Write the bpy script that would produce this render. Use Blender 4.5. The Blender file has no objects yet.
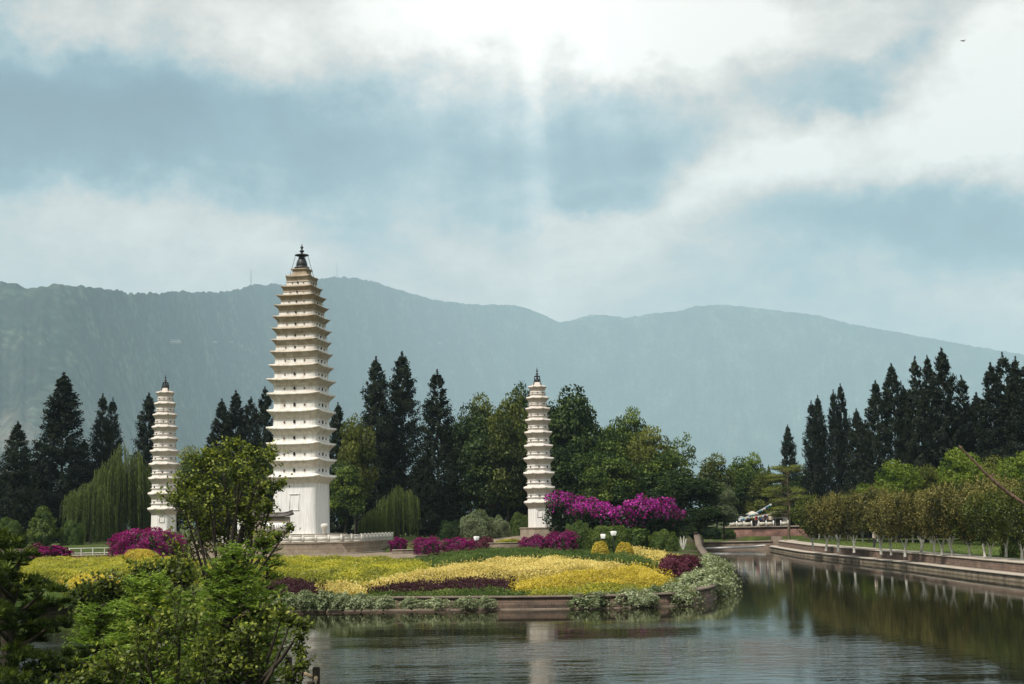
import bpy, bmesh, math, random
import numpy as np
from math import radians as R, sin, cos, pi
S = bpy.context.scene
COL = S.collection
rng = np.random.default_rng(7)
random.seed(7)

# ------------------------------------------------------------------ camera
FPX, PITCH, ROLL, CH = 1422.0, R(7.135), R(1.0), 4.0
F_ = np.array([0, cos(PITCH), sin(PITCH)])
R0 = np.array([1.0, 0, 0]); U0 = np.array([0, -sin(PITCH), cos(PITCH)])
R_ = cos(ROLL) * R0 - sin(ROLL) * U0
U_ = sin(ROLL) * R0 + cos(ROLL) * U0
CP = np.array([0, 0, CH])
from mathutils import Matrix, Vector
cam_d = bpy.data.cameras.new('camera'); cam = bpy.data.objects.new('camera', cam_d); COL.objects.link(cam)
cam_d.lens = 50.0; cam_d.sensor_width = 36.0; cam_d.clip_start = 0.1; cam_d.clip_end = 90000
M = Matrix.Identity(4)
for i in range(3):
    M[i][0] = R_[i]; M[i][1] = U_[i]; M[i][2] = -F_[i]; M[i][3] = CP[i]
cam.matrix_world = M
S.camera = cam

def pdir(px, py):
    return F_ + (px - 512) / FPX * R_ + (342 - py) / FPX * U_
def W(px, py, Y):
    d = pdir(px, py); return CP + d * (Y / d[1])
def G(px, py, z):
    d = pdir(px, py); return CP + d * ((z - CH) / d[2])
def proj(p):
    q = np.asarray(p, float) - CP; k = q @ F_
    return 512 + FPX * (q @ R_) / k, 342 - FPX * (q @ U_) / k
def zat(X, Y, py):
    lo, hi = -5, 80
    for _ in range(40):
        m = (lo + hi) / 2
        if proj((X, Y, m))[1] > py: lo = m
        else: hi = m
    return (lo + hi) / 2

# ------------------------------------------------------------------ render settings, world, sun
S.view_settings.view_transform = 'Standard'; S.view_settings.look = 'None'
S.view_settings.exposure = 0.10; S.view_settings.gamma = 1.0; S.view_settings.use_curve_mapping = False
S.render.engine = 'CYCLES'
S.cycles.max_bounces = 6; S.cycles.diffuse_bounces = 3; S.cycles.glossy_bounces = 3
S.cycles.transmission_bounces = 3; S.cycles.transparent_max_bounces = 8; S.cycles.volume_bounces = 2
S.cycles.caustics_reflective = False; S.cycles.caustics_refractive = False
S.cycles.sample_clamp_indirect = 4
try:
    S.cycles.use_denoising = True; S.cycles.denoiser = 'OPENIMAGEDENOISE'
    S.cycles.denoising_input_passes = 'RGB_ALBEDO_NORMAL'
except Exception: pass

SUN_EL, SUN_AZ = R(54), R(-138)      # azimuth measured from +Y (ahead) towards +X
sun_d = bpy.data.lights.new('sun', 'SUN'); sun = bpy.data.objects.new('sun', sun_d); COL.objects.link(sun)
sun_d.energy = 5.0; sun_d.angle = R(5); sun_d.color = (1.0, 0.95, 0.87)
sv = Vector((sin(SUN_AZ) * cos(SUN_EL), cos(SUN_AZ) * cos(SUN_EL), sin(SUN_EL)))
sun.rotation_euler = sv.to_track_quat('Z', 'Y').to_euler()

class NG:
    """small helper for node maths"""
    def __init__(s, nt): s.nt = nt; s.n = nt.nodes; s.l = nt.links
    def node(s, t, **k):
        n = s.n.new(t)
        for a, v in k.items(): setattr(n, a, v)
        return n
    def put(s, sock, v):
        if isinstance(v, bpy.types.NodeSocket): s.l.new(v, sock)
        else: sock.default_value = v
    def m(s, op, a, b=0.0, c=0.0, clamp=False):
        n = s.n.new('ShaderNodeMath'); n.operation = op; n.use_clamp = clamp
        s.put(n.inputs[0], a)
        if op not in ('SQRT', 'EXPONENT', 'ABSOLUTE', 'SINE', 'COSINE', 'ARCSINE'):
            s.put(n.inputs[1], b)
        if op in ('MULTIPLY_ADD', 'SMOOTH_MIN'): s.put(n.inputs[2], c)
        return n.outputs[0]
    def noise(s, vec, scale, detail=4, rough=0.55, dist=0.0, dim='3D'):
        n = s.n.new('ShaderNodeTexNoise'); n.noise_dimensions = dim
        if vec is not None: s.l.new(vec, n.inputs['Vector'])
        n.inputs['Scale'].default_value = scale; n.inputs['Detail'].default_value = detail
        n.inputs['Roughness'].default_value = rough; n.inputs['Distortion'].default_value = dist
        return n.outputs['Fac']
    def ramp(s, fac, stops, interp='LINEAR'):
        n = s.n.new('ShaderNodeValToRGB'); s.l.new(fac, n.inputs['Fac'])
        cr = n.color_ramp; cr.interpolation = interp
        while len(cr.elements) < len(stops): cr.elements.new(0.5)
        for e, (p, c) in zip(cr.elements, stops):
            e.position = p; e.color = (c[0], c[1], c[2], 1)
        return n.outputs['Color']
    def mix(s, fac, a, b, mode='MIX'):
        n = s.n.new('ShaderNodeMix'); n.data_type = 'RGBA'; n.blend_type = mode
        s.put(n.inputs[0], fac)
        s.put(n.inputs[6], a if isinstance(a, bpy.types.NodeSocket) else (*a, 1))
        s.put(n.inputs[7], b if isinstance(b, bpy.types.NodeSocket) else (*b, 1))
        return n.outputs[2]

def make_world():
    w = bpy.data.worlds.new('World'); S.world = w; w.use_nodes = True
    nt = w.node_tree; nt.nodes.clear(); g = NG(nt)
    out = g.node('ShaderNodeOutputWorld'); bg = g.node('ShaderNodeBackground')
    tc = g.node('ShaderNodeTexCoord'); d = tc.outputs['Generated']
    sky = g.node('ShaderNodeTexSky', sky_type='NISHITA', sun_disc=False)
    sky.sun_elevation = SUN_EL; sky.sun_rotation = SUN_AZ
    sky.dust_density = 2.0
    sp = g.node('ShaderNodeSeparateXYZ'); g.l.new(d, sp.inputs[0])
    az = g.m('ARCTAN2', sp.outputs[0], sp.outputs[1])
    el = g.m('ARCSINE', sp.outputs[2])
    # cloud coordinates: direction projected on a high flat layer gives stretched clouds near the horizon
    nA = g.m('SUBTRACT', g.noise(d, 7.0, 6, 0.6), 0.5)
    mp = g.node('ShaderNodeMapping'); g.l.new(d, mp.inputs['Vector'])
    mp.inputs['Location'].default_value = (3.1, 1.7, 5.3); mp.inputs['Scale'].default_value = (1, 1, 1.6)
    nB = g.m('SUBTRACT', g.noise(mp.outputs[0], 6.0, 6, 0.6), 0.5)
    nC = g.m('SUBTRACT', g.noise(d, 22.0, 8, 0.68), 0.5)
    azw = g.m('MULTIPLY_ADD', nC, 0.07, g.m('MULTIPLY_ADD', nA, 0.14, az)); elw = g.m('MULTIPLY_ADD', nC, 0.045, g.m('MULTIPLY_ADD', nB, 0.10, el))
    def ae(px, py):
        v = pdir(px, py); v = v / np.linalg.norm(v)
        return math.atan2(v[0], v[1]), math.asin(v[2])
    def blob(px, py, sx, sy, amp, ang=0.0, soft=2.0):
        a0, e0 = ae(px, py)
        da = g.m('SUBTRACT', azw, a0); de = g.m('SUBTRACT', elw, e0)
        c, s_ = cos(R(ang)), sin(R(ang))
        u = g.m('ADD', g.m('MULTIPLY', da, c * FPX / sx), g.m('MULTIPLY', de, s_ * FPX / sx))
        v = g.m('ADD', g.m('MULTIPLY', da, -s_ * FPX / sy), g.m('MULTIPLY', de, c * FPX / sy))
        r2 = g.m('ADD', g.m('MULTIPLY', u, u), g.m('MULTIPLY', v, v))
        if soft != 2.0: r2 = g.m('POWER', r2, soft / 2)
        return g.m('MULTIPLY', g.m('EXPONENT', g.m('MULTIPLY', r2, -1.0)), amp)
    blobs = [
        (520, -10, 200, 70, 0.42, 0, 2), (690, 35, 150, 60, 0.30, -10, 3), (520, 10, 90, 100, 0.12, 0, 2),
        (250, 20, 210, 40, 0.17, 0, 2), (70, 40, 60, 50, 0.08, 0, 2), (250, 145, 330, 66, -0.36, -4, 3), (60, 105, 180, 70, -0.30, 0, 2), (110, 160, 160, 30, -0.06, 0, 2),
        (610, 125, 150, 62, -0.32, 6, 3), (608, 209, 66, 20, -0.24, 2, 4),
        (850, 70, 130, 32, -0.30, -5, 3), (960, 45, 110, 25, 0.25, 22, 3),
        (880, 140, 220, 46, 0.42, 17, 3), (1010, 120, 70, 60, 0.25, 10, 2), (730, 190, 60, 35, 0.12, 20, 2),
        (980, 225, 150, 42, -0.34, -6, 3), (780, 235, 120, 40, -0.14, 0, 2),
        (130, 215, 190, 42, 0.12, 0, 3), (400, 245, 200, 55, 0.06, 0, 2), (1010, 305, 110, 35, 0.12, 0, 2), (530, 300, 200, 60, 0.05, 0, 2),
        (1150, 180, 110, 150, 0.2, 0, 2), (-150, 100, 150, 120, -0.1, 0, 2),
    ]
    D = 0.71
    for b in blobs: D = g.m('ADD', blob(*b), D)
    fine = g.m('SUBTRACT', g.noise(d, 14.0, 9, 0.62, 0.1), 0.5)
    D = g.m('MULTIPLY_ADD', fine, 0.40, D)
    puff = g.m('SUBTRACT', g.noise(mp.outputs[0], 9.0, 10, 0.6, 0.15), 0.5)
    D = g.m('MULTIPLY_ADD', g.m('ABSOLUTE', puff), -0.9, g.m('ADD', D, 0.06))
    big = g.m('SUBTRACT', g.noise(mp.outputs[0], 2.6, 4, 0.5), 0.5)
    D = g.m('MULTIPLY_ADD', big, 0.36, D)
    mp3 = g.node('ShaderNodeMapping'); g.l.new(d, mp3.inputs['Vector']); mp3.inputs['Location'].default_value = (8.1, 2.7, 1.3); mp3.inputs['Scale'].default_value = (1, 1, 2.2)
    D = g.m('MULTIPLY_ADD', g.m('SUBTRACT', g.noise(mp3.outputs[0], 5.5, 9, 0.66), 0.5), 0.62, D)
    D = g.m('MULTIPLY_ADD', D, 0.80, 0.125)
    # shafts of light fanning out below the bright cloud in front of the sun
    a0, e0 = 0.008, 0.62
    th = g.m('ARCTAN2', g.m('SUBTRACT', az, a0), g.m('SUBTRACT', e0, el))
    cv = g.node('ShaderNodeCombineXYZ'); g.l.new(th, cv.inputs[0])
    ray = g.m('SUBTRACT', g.noise(cv.outputs[0], 26.0, 3, 0.6, 0, '2D'), 0.42)
    wide = g.m('EXPONENT', g.m('MULTIPLY', g.m('MULTIPLY', th, th), -1 / 0.09))
    core = g.m('EXPONENT', g.m('MULTIPLY', g.m('MULTIPLY', g.m('SUBTRACT', th, 0.035), g.m('SUBTRACT', th, 0.035)), -1 / 0.0011))
    low = g.m('MULTIPLY_ADD', el, 3.2, -0.28, clamp=True)
    rays = g.m('MULTIPLY', low, g.m('ADD', g.m('MULTIPLY', g.m('MULTIPLY', ray, wide), 0.10), g.m('MULTIPLY', core, 0.10)))
    D = g.m('ADD', D, rays)
    c = g.ramp(D, [(0.0, (.06, .10, .13)), (0.28, (.11, .21, .28)), (0.45, (.20, .335, .41)), (0.60, (.42, .52, .55)),
                   (0.74, (.72, .665, .615)), (0.86, (.90, .835, .765)), (1.0, (1.12, 1.06, .99))])
    beam = 0.0
    for c0, w0, a0_ in ((0.028, .026, .30), (0.048, .008, .05), (0.080, .014, .06), (-.050, .024, .13), (-.012, .008, .05), (.19, .035, .15), (.135, .016, .06), (-.19, .04, .09), (.29, .03, .06), (-.30, .05, .05)):
        dd = g.m('SUBTRACT', g.m('MULTIPLY_ADD', nA, .012, th), c0)
        bb = g.m('MULTIPLY', g.m('EXPONENT', g.m('MULTIPLY', g.m('MULTIPLY', dd, dd), -1 / (w0 * w0))), a0_)
        beam = g.m('ADD', bb, beam)
    fade = g.m('MULTIPLY_ADD', el, 2.6, -0.12, clamp=True)
    glow = g.m('EXPONENT', g.m('MULTIPLY', g.m('ADD', g.m('MULTIPLY', az, az), g.m('MULTIPLY', g.m('SUBTRACT', el, .36), g.m('SUBTRACT', el, .36))), -1 / .012))
    beam = g.m('ADD', g.m('MULTIPLY', beam, fade), g.m('MULTIPLY', glow, .22))
    cb_ = g.node('ShaderNodeCombineXYZ')
    for i_, f_ in enumerate((1.0, .99, .95)): g.l.new(g.m('MULTIPLY', beam, f_), cb_.inputs[i_])
    va_ = g.node('ShaderNodeVectorMath', operation='ADD'); g.l.new(c, va_.inputs[0]); g.l.new(cb_.outputs[0], va_.inputs[1]); c = va_.outputs[0]
    # unseen sky overhead brightened to help light the scene; the boost behind is unused
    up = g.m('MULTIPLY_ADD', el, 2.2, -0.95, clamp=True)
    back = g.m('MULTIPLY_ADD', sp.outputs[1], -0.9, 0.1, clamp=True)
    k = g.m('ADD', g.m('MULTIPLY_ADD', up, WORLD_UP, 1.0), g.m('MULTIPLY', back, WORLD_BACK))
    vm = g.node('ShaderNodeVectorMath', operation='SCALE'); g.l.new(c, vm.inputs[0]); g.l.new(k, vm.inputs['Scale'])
    sc = g.node('ShaderNodeVectorMath', operation='SCALE'); g.l.new(sky.outputs[0], sc.inputs[0]); sc.inputs['Scale'].default_value = 0.08
    # clear gaps let the blue of the upper sky through, the rest is cloud
    gap = g.m('MULTIPLY_ADD', D, -0.5, 0.42, clamp=True)
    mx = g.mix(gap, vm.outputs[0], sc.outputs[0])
    below = g.m('LESS_THAN', sp.outputs[2], 0.0)
    mx = g.mix(below, mx, (0.25, 0.27, 0.25))
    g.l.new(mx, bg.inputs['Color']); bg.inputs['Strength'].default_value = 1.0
    g.l.new(bg.outputs[0], out.inputs['Surface'])
    w.cycles.sampling_method = 'MANUAL'; w.cycles.sample_map_resolution = 512
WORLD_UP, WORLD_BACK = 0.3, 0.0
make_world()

# ------------------------------------------------------------------ materials
def newmat(name):
    m = bpy.data.materials.new(name); m.use_nodes = True; nt = m.node_tree; nt.nodes.clear()
    g = NG(nt); out = g.node('ShaderNodeOutputMaterial'); return m, g, out
def pbr(name, c1, c2=None, scale=2.0, rough=0.8, bump=0.0, bscale=20.0, spec=0.3, metal=0.0, c3=None, stretch=(1, 1, 1)):
    m, g, out = newmat(name)
    tc = g.node('ShaderNodeTexCoord'); mp = g.node('ShaderNodeMapping'); g.l.new(tc.outputs['Object'], mp.inputs['Vector'])
    mp.inputs['Scale'].default_value = stretch
    p = g.node('ShaderNodeBsdfPrincipled'); p.inputs['Roughness'].default_value = rough
    p.inputs['Specular IOR Level'].default_value = spec; p.inputs['Metallic'].default_value = metal
    c2 = c2 or c1
    stops = [(0.3, c1), (0.7, c2)] if c3 is None else [(0.28, c1), (0.5, c2), (0.72, c3)]
    g.l.new(g.ramp(g.noise(mp.outputs[0], scale, 6, 0.65), stops), p.inputs['Base Color'])
    if bump:
        b = g.node('ShaderNodeBump'); b.inputs['Strength'].default_value = bump; b.inputs['Distance'].default_value = 0.05
        g.l.new(g.noise(mp.outputs[0], bscale, 4), b.inputs['Height']); g.l.new(b.outputs[0], p.inputs['Normal'])
    g.l.new(p.outputs[0], out.inputs['Surface']); return m
def leafmat(name, dark, mid, light, trans=0.35, gloss=0.012, hue=0.25):
    m, g, out = newmat(name)
    at = g.node('ShaderNodeAttribute', attribute_name='tint')
    oi = g.node('ShaderNodeObjectInfo')
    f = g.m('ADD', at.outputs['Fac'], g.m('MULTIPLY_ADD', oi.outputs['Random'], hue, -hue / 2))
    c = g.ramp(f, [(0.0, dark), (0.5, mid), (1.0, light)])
    d = g.node('ShaderNodeBsdfDiffuse'); t = g.node('ShaderNodeBsdfTranslucent'); gl = g.node('ShaderNodeBsdfGlossy')
    gl.inputs['Roughness'].default_value = 0.45
    g.l.new(c, d.inputs['Color'])
    tcol = g.mix(1.0, c, (1.25, 1.2, 0.6), 'MULTIPLY'); g.l.new(tcol, t.inputs['Color'])
    m1 = g.node('ShaderNodeMixShader'); m1.inputs[0].default_value = trans
    g.l.new(d.outputs[0], m1.inputs[1]); g.l.new(t.outputs[0], m1.inputs[2])
    m2 = g.node('ShaderNodeMixShader'); m2.inputs[0].default_value = gloss
    g.l.new(m1.outputs[0], m2.inputs[1]); g.l.new(gl.outputs[0], m2.inputs[2])
    g.l.new(m2.outputs[0], out.inputs['Surface']); return m

MT = {}
MT['cypress'] = leafmat('cypress_leaf', (.005, .009, .006), (.011, .017, .010), (.030, .040, .018), .15, .008)
MT['cedar'] = leafmat('cedar_leaf', (.012, .020, .012), (.024, .034, .017), (.06, .07, .025), .2, .008)
MT['broad'] = leafmat('broadleaf_leaf', (.015, .032, .007), (.045, .080, .016), (.20, .26, .045), .25)
MT['broad_dark'] = leafmat('dark_broadleaf_leaf', (.007, .016, .006), (.017, .033, .010), (.070, .105, .026), .22)
MT['broad_yellow'] = leafmat('yellow_broadleaf_leaf', (.05, .065, .012), (.11, .13, .025), (.22, .24, .05), .4)
MT['olive'] = leafmat('olive_leaf', (.014, .025, .006), (.043, .060, .013), (.16, .185, .036), .25)
MT['crape'] = leafmat('brownish_leaf', (.016, .020, .007), (.085, .082, .024), (.30, .26, .08), .25)
MT['willow'] = leafmat('willow_leaf', (.035, .055, .014), (.09, .122, .034), (.22, .26, .08), .4)
MT['pale'] = leafmat('pale_leaf', (.06, .085, .04), (.13, .16, .08), (.26, .29, .16), .35)
MT['lime'] = leafmat('lime_leaf', (.05, .09, .012), (.12, .18, .02), (.24, .30, .05), .4)
MT['redwood'] = leafmat('redwood_needle', (.05, .09, .014), (.15, .235, .036), (.32, .42, .08), .4)
MT['pine'] = leafmat('pine_needle', (.012, .022, .008), (.05, .08, .015), (.20, .25, .045), .3)
MT['fore'] = leafmat('foreground_leaf', (.016, .030, .008), (.10, .135, .022), (.40, .43, .08), .4, .015)
MT['gold'] = leafmat('golden_leaf', (.15, .12, .012), (.48, .37, .03), (.78, .62, .10), .35, .03, .05)
MT['palegold'] = leafmat('pale_golden_leaf', (.20, .16, .03), (.58, .46, .13), (.84, .71, .28), .35, .03, .05)
MT['yellowgreen'] = leafmat('yellow_green_leaf', (.06, .08, .008), (.28, .28, .02), (.62, .54, .05), .35, .03, .05)
MT['hedgegreen'] = leafmat('hedge_green_leaf', (.03, .055, .012), (.075, .12, .025), (.19, .23, .05), .35)
MT['plum'] = leafmat('plum_leaf', (.022, .008, .010), (.050, .018, .022), (.10, .04, .045), .2)
MT['plumshrub'] = leafmat('plum_shrub_leaf', (.05, .010, .020), (.10, .022, .040), (.17, .05, .07), .2)
MT['magenta'] = leafmat('magenta_bract', (.05, .001, .028), (.21, .003, .11), (.44, .014, .24), .3, .02, .1)
MT['magenta_bright'] = leafmat('bright_magenta_bract', (.07, .004, .055), (.27, .006, .20), (.60, .05, .46), .3, .02, .1)
MT['varieg'] = leafmat('variegated_leaf', (.035, .055, .02), (.17, .21, .10), (.60, .62, .42), .3)
MT['bark'] = pbr('bark', (.022, .017, .012), (.06, .047, .034), 3, .95, .5, 12, stretch=(3, 3, .6))
MT['bark_pale'] = pbr('pale_bark', (.16, .12, .07), (.32, .25, .16), 3, .9, .4, 12, stretch=(3, 3, .6))
MT['whitewash'] = pbr('whitewash', (.34, .32, .27), (.62, .60, .54), 4, .85, .2, 20)
MT['deadwood'] = pbr('bare_branch_bark', (.07, .045, .035), (.19, .12, .09), 12, .9, .5, 30, stretch=(1, 1, .4))
MT['black'] = pbr('dark_bronze', (.012, .013, .014), (.03, .032, .03), 3, .5, 0, 10, .4)
MT['steel'] = pbr('painted_steel', (.25, .25, .26), (.35, .35, .35), 1, .6)
MT['white'] = pbr('white_paint', (.72, .71, .68), (.82, .81, .78), 3, .6)
MT['farwall'] = pbr('distant_render', (.20, .19, .17), (.34, .32, .29), .05, .9)
MT['stonewhite'] = pbr('white_stone', (.50, .47, .41), (.72, .69, .63), 2.2, .8, .2, 20)
MT['stonetan'] = pbr('tan_stone', (.20, .16, .12), (.36, .30, .23), 1.6, .9, .4, 12)
MT['stonedark'] = pbr('damp_stone', (.10, .075, .055), (.22, .17, .13), 1.6, .9, .4, 12)
MT['roofgrey'] = pbr('grey_roof_tile', (.07, .06, .055), (.14, .12, .11), 2, .8, .3, 20)
MT['window'] = pbr('dark_opening', (.015, .011, .009), (.04, .028, .02), 3, .9)
MT['niche'] = pbr('reddish_niche', (.20, .12, .09), (.34, .22, .17), 5, .9)
MT['pathpale'] = pbr('pale_paving', (.34, .29, .23), (.46, .40, .33), 1.2, .9, .2, 10)
MT['skin'] = pbr('skin', (.35, .2, .14), (.4, .24, .17), 3, .6)
MT['hair'] = pbr('black_hair', (.01, .01, .01), (.02, .018, .016), 3, .6)
for nm, c in dict(red=(.35, .04, .04), dark=(.03, .03, .045), blue=(.05, .14, .35), cream=(.6, .55, .45), teal=(.05, .35, .36), yellow=(.6, .45, .05), green=(.05, .3, .12)).items():
    MT['cloth_' + nm] = pbr('cloth_' + nm, tuple(x * .85 for x in c), c, 4, .85)
MT['signtext'] = pbr('sign_lettering', (.7, .68, .6), (.7, .68, .6), 1, .7)
MT['redink'] = pbr('faded_carved_ink', (.16, .12, .10), (.22, .15, .12), 1, .8)

def brickmat(name, c1, c2, cm, w, h, rough=.9, scale=1.0, mort=.012):
    m, g, out = newmat(name)
    tc = g.node('ShaderNodeTexCoord'); uvw = tc.outputs['Object']
    sp = g.node('ShaderNodeSeparateXYZ'); g.l.new(uvw, sp.inputs[0])
    cb = g.node('ShaderNodeCombineXYZ'); g.l.new(g.m('ADD', sp.outputs[0], g.m('MULTIPLY', sp.outputs[1], 1.0)), cb.inputs[0]); g.l.new(sp.outputs[2], cb.inputs[1])
    b = g.node('ShaderNodeTexBrick'); g.l.new(cb.outputs[0], b.inputs['Vector'])
    b.inputs['Color1'].default_value = (*c1, 1); b.inputs['Color2'].default_value = (*c2, 1); b.inputs['Mortar'].default_value = (*cm, 1)
    b.inputs['Scale'].default_value = scale; b.inputs['Mortar Size'].default_value = mort; b.inputs['Brick Width'].default_value = w; b.inputs['Row Height'].default_value = h
    n = g.noise(uvw, 1.3, 6, .7)
    c = g.mix(1.0, b.outputs['Color'], g.ramp(n, [(0.3, (.55, .5, .45)), (0.7, (1.15, 1.1, 1.05))]), 'MULTIPLY')
    wl = g.m('MULTIPLY_ADD', g.m('ADD', sp.outputs[2], g.m('MULTIPLY_ADD', n, .5, -.25)), 3.5, -.05, clamp=True)
    c = g.mix(wl, g.mix(1.0, c, (.30, .30, .24), 'MULTIPLY'), c)
    p = g.node('ShaderNodeBsdfPrincipled'); p.inputs['Roughness'].default_value = rough; g.l.new(c, p.inputs['Base Color'])
    bm_ = g.node('ShaderNodeBump'); bm_.inputs['Strength'].default_value = .5; bm_.inputs['Distance'].default_value = .03; g.l.new(b.outputs['Fac'], bm_.inputs['Height']); bm_.invert = True
    g.l.new(bm_.outputs[0], p.inputs['Normal']); g.l.new(p.outputs[0], out.inputs['Surface']); return m
MT['brick'] = brickmat('weathered_brick', (.17, .11, .08), (.10, .07, .055), (.05, .045, .035), .5, .16)
MT['redbrick'] = brickmat('red_brick', (.26, .14, .11), (.19, .10, .08), (.16, .12, .1), .5, .16)
MT['blocks'] = brickmat('stone_blocks', (.36, .30, .23), (.28, .23, .18), (.13, .11, .09), 1.0, .32)

def plaster(name, H, white, mid, dirt, amount, pw=1.3):
    """whitewashed plaster that is more weathered towards the top of the tower; object z runs from 0 to H"""
    m, g, out = newmat(name)
    tc = g.node('ShaderNodeTexCoord'); o = tc.outputs['Object']
    sp = g.node('ShaderNodeSeparateXYZ'); g.l.new(o, sp.inputs[0])
    t = g.m('MULTIPLY', sp.outputs[2], 1 / H, clamp=True)
    mp = g.node('ShaderNodeMapping'); g.l.new(o, mp.inputs['Vector']); mp.inputs['Scale'].default_value = (1, 1, .35)
    n = g.noise(mp.outputs[0], 1.7, 7, .7)
    f = g.m('ADD', g.m('MULTIPLY', g.m('POWER', t, pw), amount), g.m('MULTIPLY_ADD', n, 0.9, -0.42))
    c = g.ramp(f, [(0.05, white), (0.5, mid), (1.0, dirt)])
    mps = g.node('ShaderNodeMapping'); g.l.new(o, mps.inputs['Vector']); mps.inputs['Scale'].default_value = (2.6, 2.6, .22)
    c = g.mix(1.0, c, g.ramp(g.noise(mps.outputs[0], 1.6, 7, .7), [(.34, (.80, .77, .73)), (.54, (1, 1, 1))]), 'MULTIPLY')
    spots = g.ramp(g.noise(o, 1.1, 5, .7), [(0.66, (1, 1, 1)), (0.74, (.25, .2, .16))])
    c = g.mix(g.m('MULTIPLY', t, amount * 1.2, clamp=True), c, g.mix(1.0, c, spots, 'MULTIPLY'))
    p = g.node('ShaderNodeBsdfPrincipled'); p.inputs['Roughness'].default_value = .85; p.inputs['Specular IOR Level'].default_value = .2
    g.l.new(c, p.inputs['Base Color'])
    b = g.node('ShaderNodeBump'); b.inputs['Strength'].default_value = .25; b.inputs['Distance'].default_value = .03
    g.l.new(g.noise(o, 9, 5), b.inputs['Height']); g.l.new(b.outputs[0], p.inputs['Normal'])
    g.l.new(p.outputs[0], out.inputs['Surface']); return m
MT['plaster_big'] = plaster('weathered_plaster', 29, (.80, .79, .77), (.72, .67, .60), (.50, .41, .30), .50)
MT['eave_big'] = plaster('weathered_eave', 29, (.80, .76, .69), (.40, .32, .23), (.20, .155, .11), .82, 1.9)
MT['plaster_small'] = plaster('cream_plaster', 18, (.80, .78, .75), (.74, .68, .61), (.58, .50, .41), .24)
MT['eave_small'] = plaster('shaded_cream_eave', 18, (.68, .62, .56), (.54, .46, .39), (.34, .28, .22), .34)  # corbel shading put into the colour: darker than the cream wall

def grassmat():
    m, g, out = newmat('mown_grass'); tc = g.node('ShaderNodeTexCoord'); o = tc.outputs['Object']
    c = g.ramp(g.noise(o, .35, 8, .7), [(.3, (.03, .045, .012)), (.5, (.055, .08, .018)), (.7, (.10, .12, .03))])
    c2 = g.ramp(g.noise(o, .12, 6, .7), [(.45, (.06, .045, .03)), (.6, (.10, .08, .055))])
    f = g.ramp(g.noise(o, .22, 6, .7), [(.52, (0, 0, 0)), (.6, (1, 1, 1))])
    c = g.mix(f, c, c2)
    p = g.node('ShaderNodeBsdfPrincipled'); p.inputs['Roughness'].default_value = .95; p.inputs['Specular IOR Level'].default_value = .1
    g.l.new(c, p.inputs['Base Color'])
    b = g.node('ShaderNodeBump'); b.inputs['Strength'].default_value = .6; b.inputs['Distance'].default_value = .08
    g.l.new(g.noise(o, 12, 5), b.inputs['Height']); g.l.new(b.outputs[0], p.inputs['Normal']); g.l.new(p.outputs[0], out.inputs['Surface']); return m
MT['ground'] = grassmat()
MT['earth'] = pbr('bare_earth', (.13, .10, .07), (.30, .24, .18), .9, .95, .4, 14, .1)
MT['lawn'] = pbr('lawn_grass', (.035, .055, .012), (.07, .10, .02), .8, .95, .5, 15, .1, c3=(.13, .15, .035))

def watermat():
    m, g, out = newmat('pond_water'); tc = g.node('ShaderNodeTexCoord'); o = tc.outputs['Object']
    p = g.node('ShaderNodeBsdfPrincipled'); p.inputs['Base Color'].default_value = (.016, .016, .008, 1)
    p.inputs['Roughness'].default_value = .04; p.inputs['IOR'].default_value = 1.40; p.inputs['Specular IOR Level'].default_value = .5
    mp = g.node('ShaderNodeMapping'); g.l.new(o, mp.inputs['Vector']); mp.inputs['Scale'].default_value = (.55, 1.5, 1)
    n1 = g.noise(mp.outputs[0], 1.6, 4, .6, .4)
    mp2 = g.node('ShaderNodeMapping'); g.l.new(o, mp2.inputs['Vector']); mp2.inputs['Scale'].default_value = (.3, 1, 1); mp2.inputs['Rotation'].default_value = (0, 0, .2)
    n2 = g.noise(mp2.outputs[0], .35, 3, .5, .3)
    calm = g.ramp(g.noise(mp2.outputs[0], .09, 4, .6), [(.40, (.12,) * 3), (.58, (1,) * 3)])
    sp = g.node('ShaderNodeSeparateXYZ'); g.l.new(o, sp.inputs[0])
    # the breeze reaches the open water in front of the island; it dies away in the lee of the banks
    near = g.m('MULTIPLY_ADD', sp.outputs[1], -1 / 14., 57 / 14., clamp=True)
    lee = g.m('MULTIPLY_ADD', sp.outputs[0], -1 / 6., 13 / 6., clamp=True)
    amp = g.m('MULTIPLY', calm, g.m('MULTIPLY_ADD', g.m('MULTIPLY', near, lee), 1.4, 0.04))
    b = g.node('ShaderNodeBump'); b.inputs['Distance'].default_value = .06
    g.l.new(g.m('MULTIPLY', amp, WAVE), b.inputs['Strength']); g.l.new(n1, b.inputs['Height'])
    b2 = g.node('ShaderNodeBump'); b2.inputs['Strength'].default_value = .06; b2.inputs['Distance'].default_value = .05
    g.l.new(n2, b2.inputs['Height']); g.l.new(b.outputs[0], b2.inputs['Normal'])
    g.l.new(b2.outputs[0], p.inputs['Normal']); g.l.new(p.outputs[0], out.inputs['Surface']); return m
WAVE = 1.0
MT['water'] = watermat()

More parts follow.
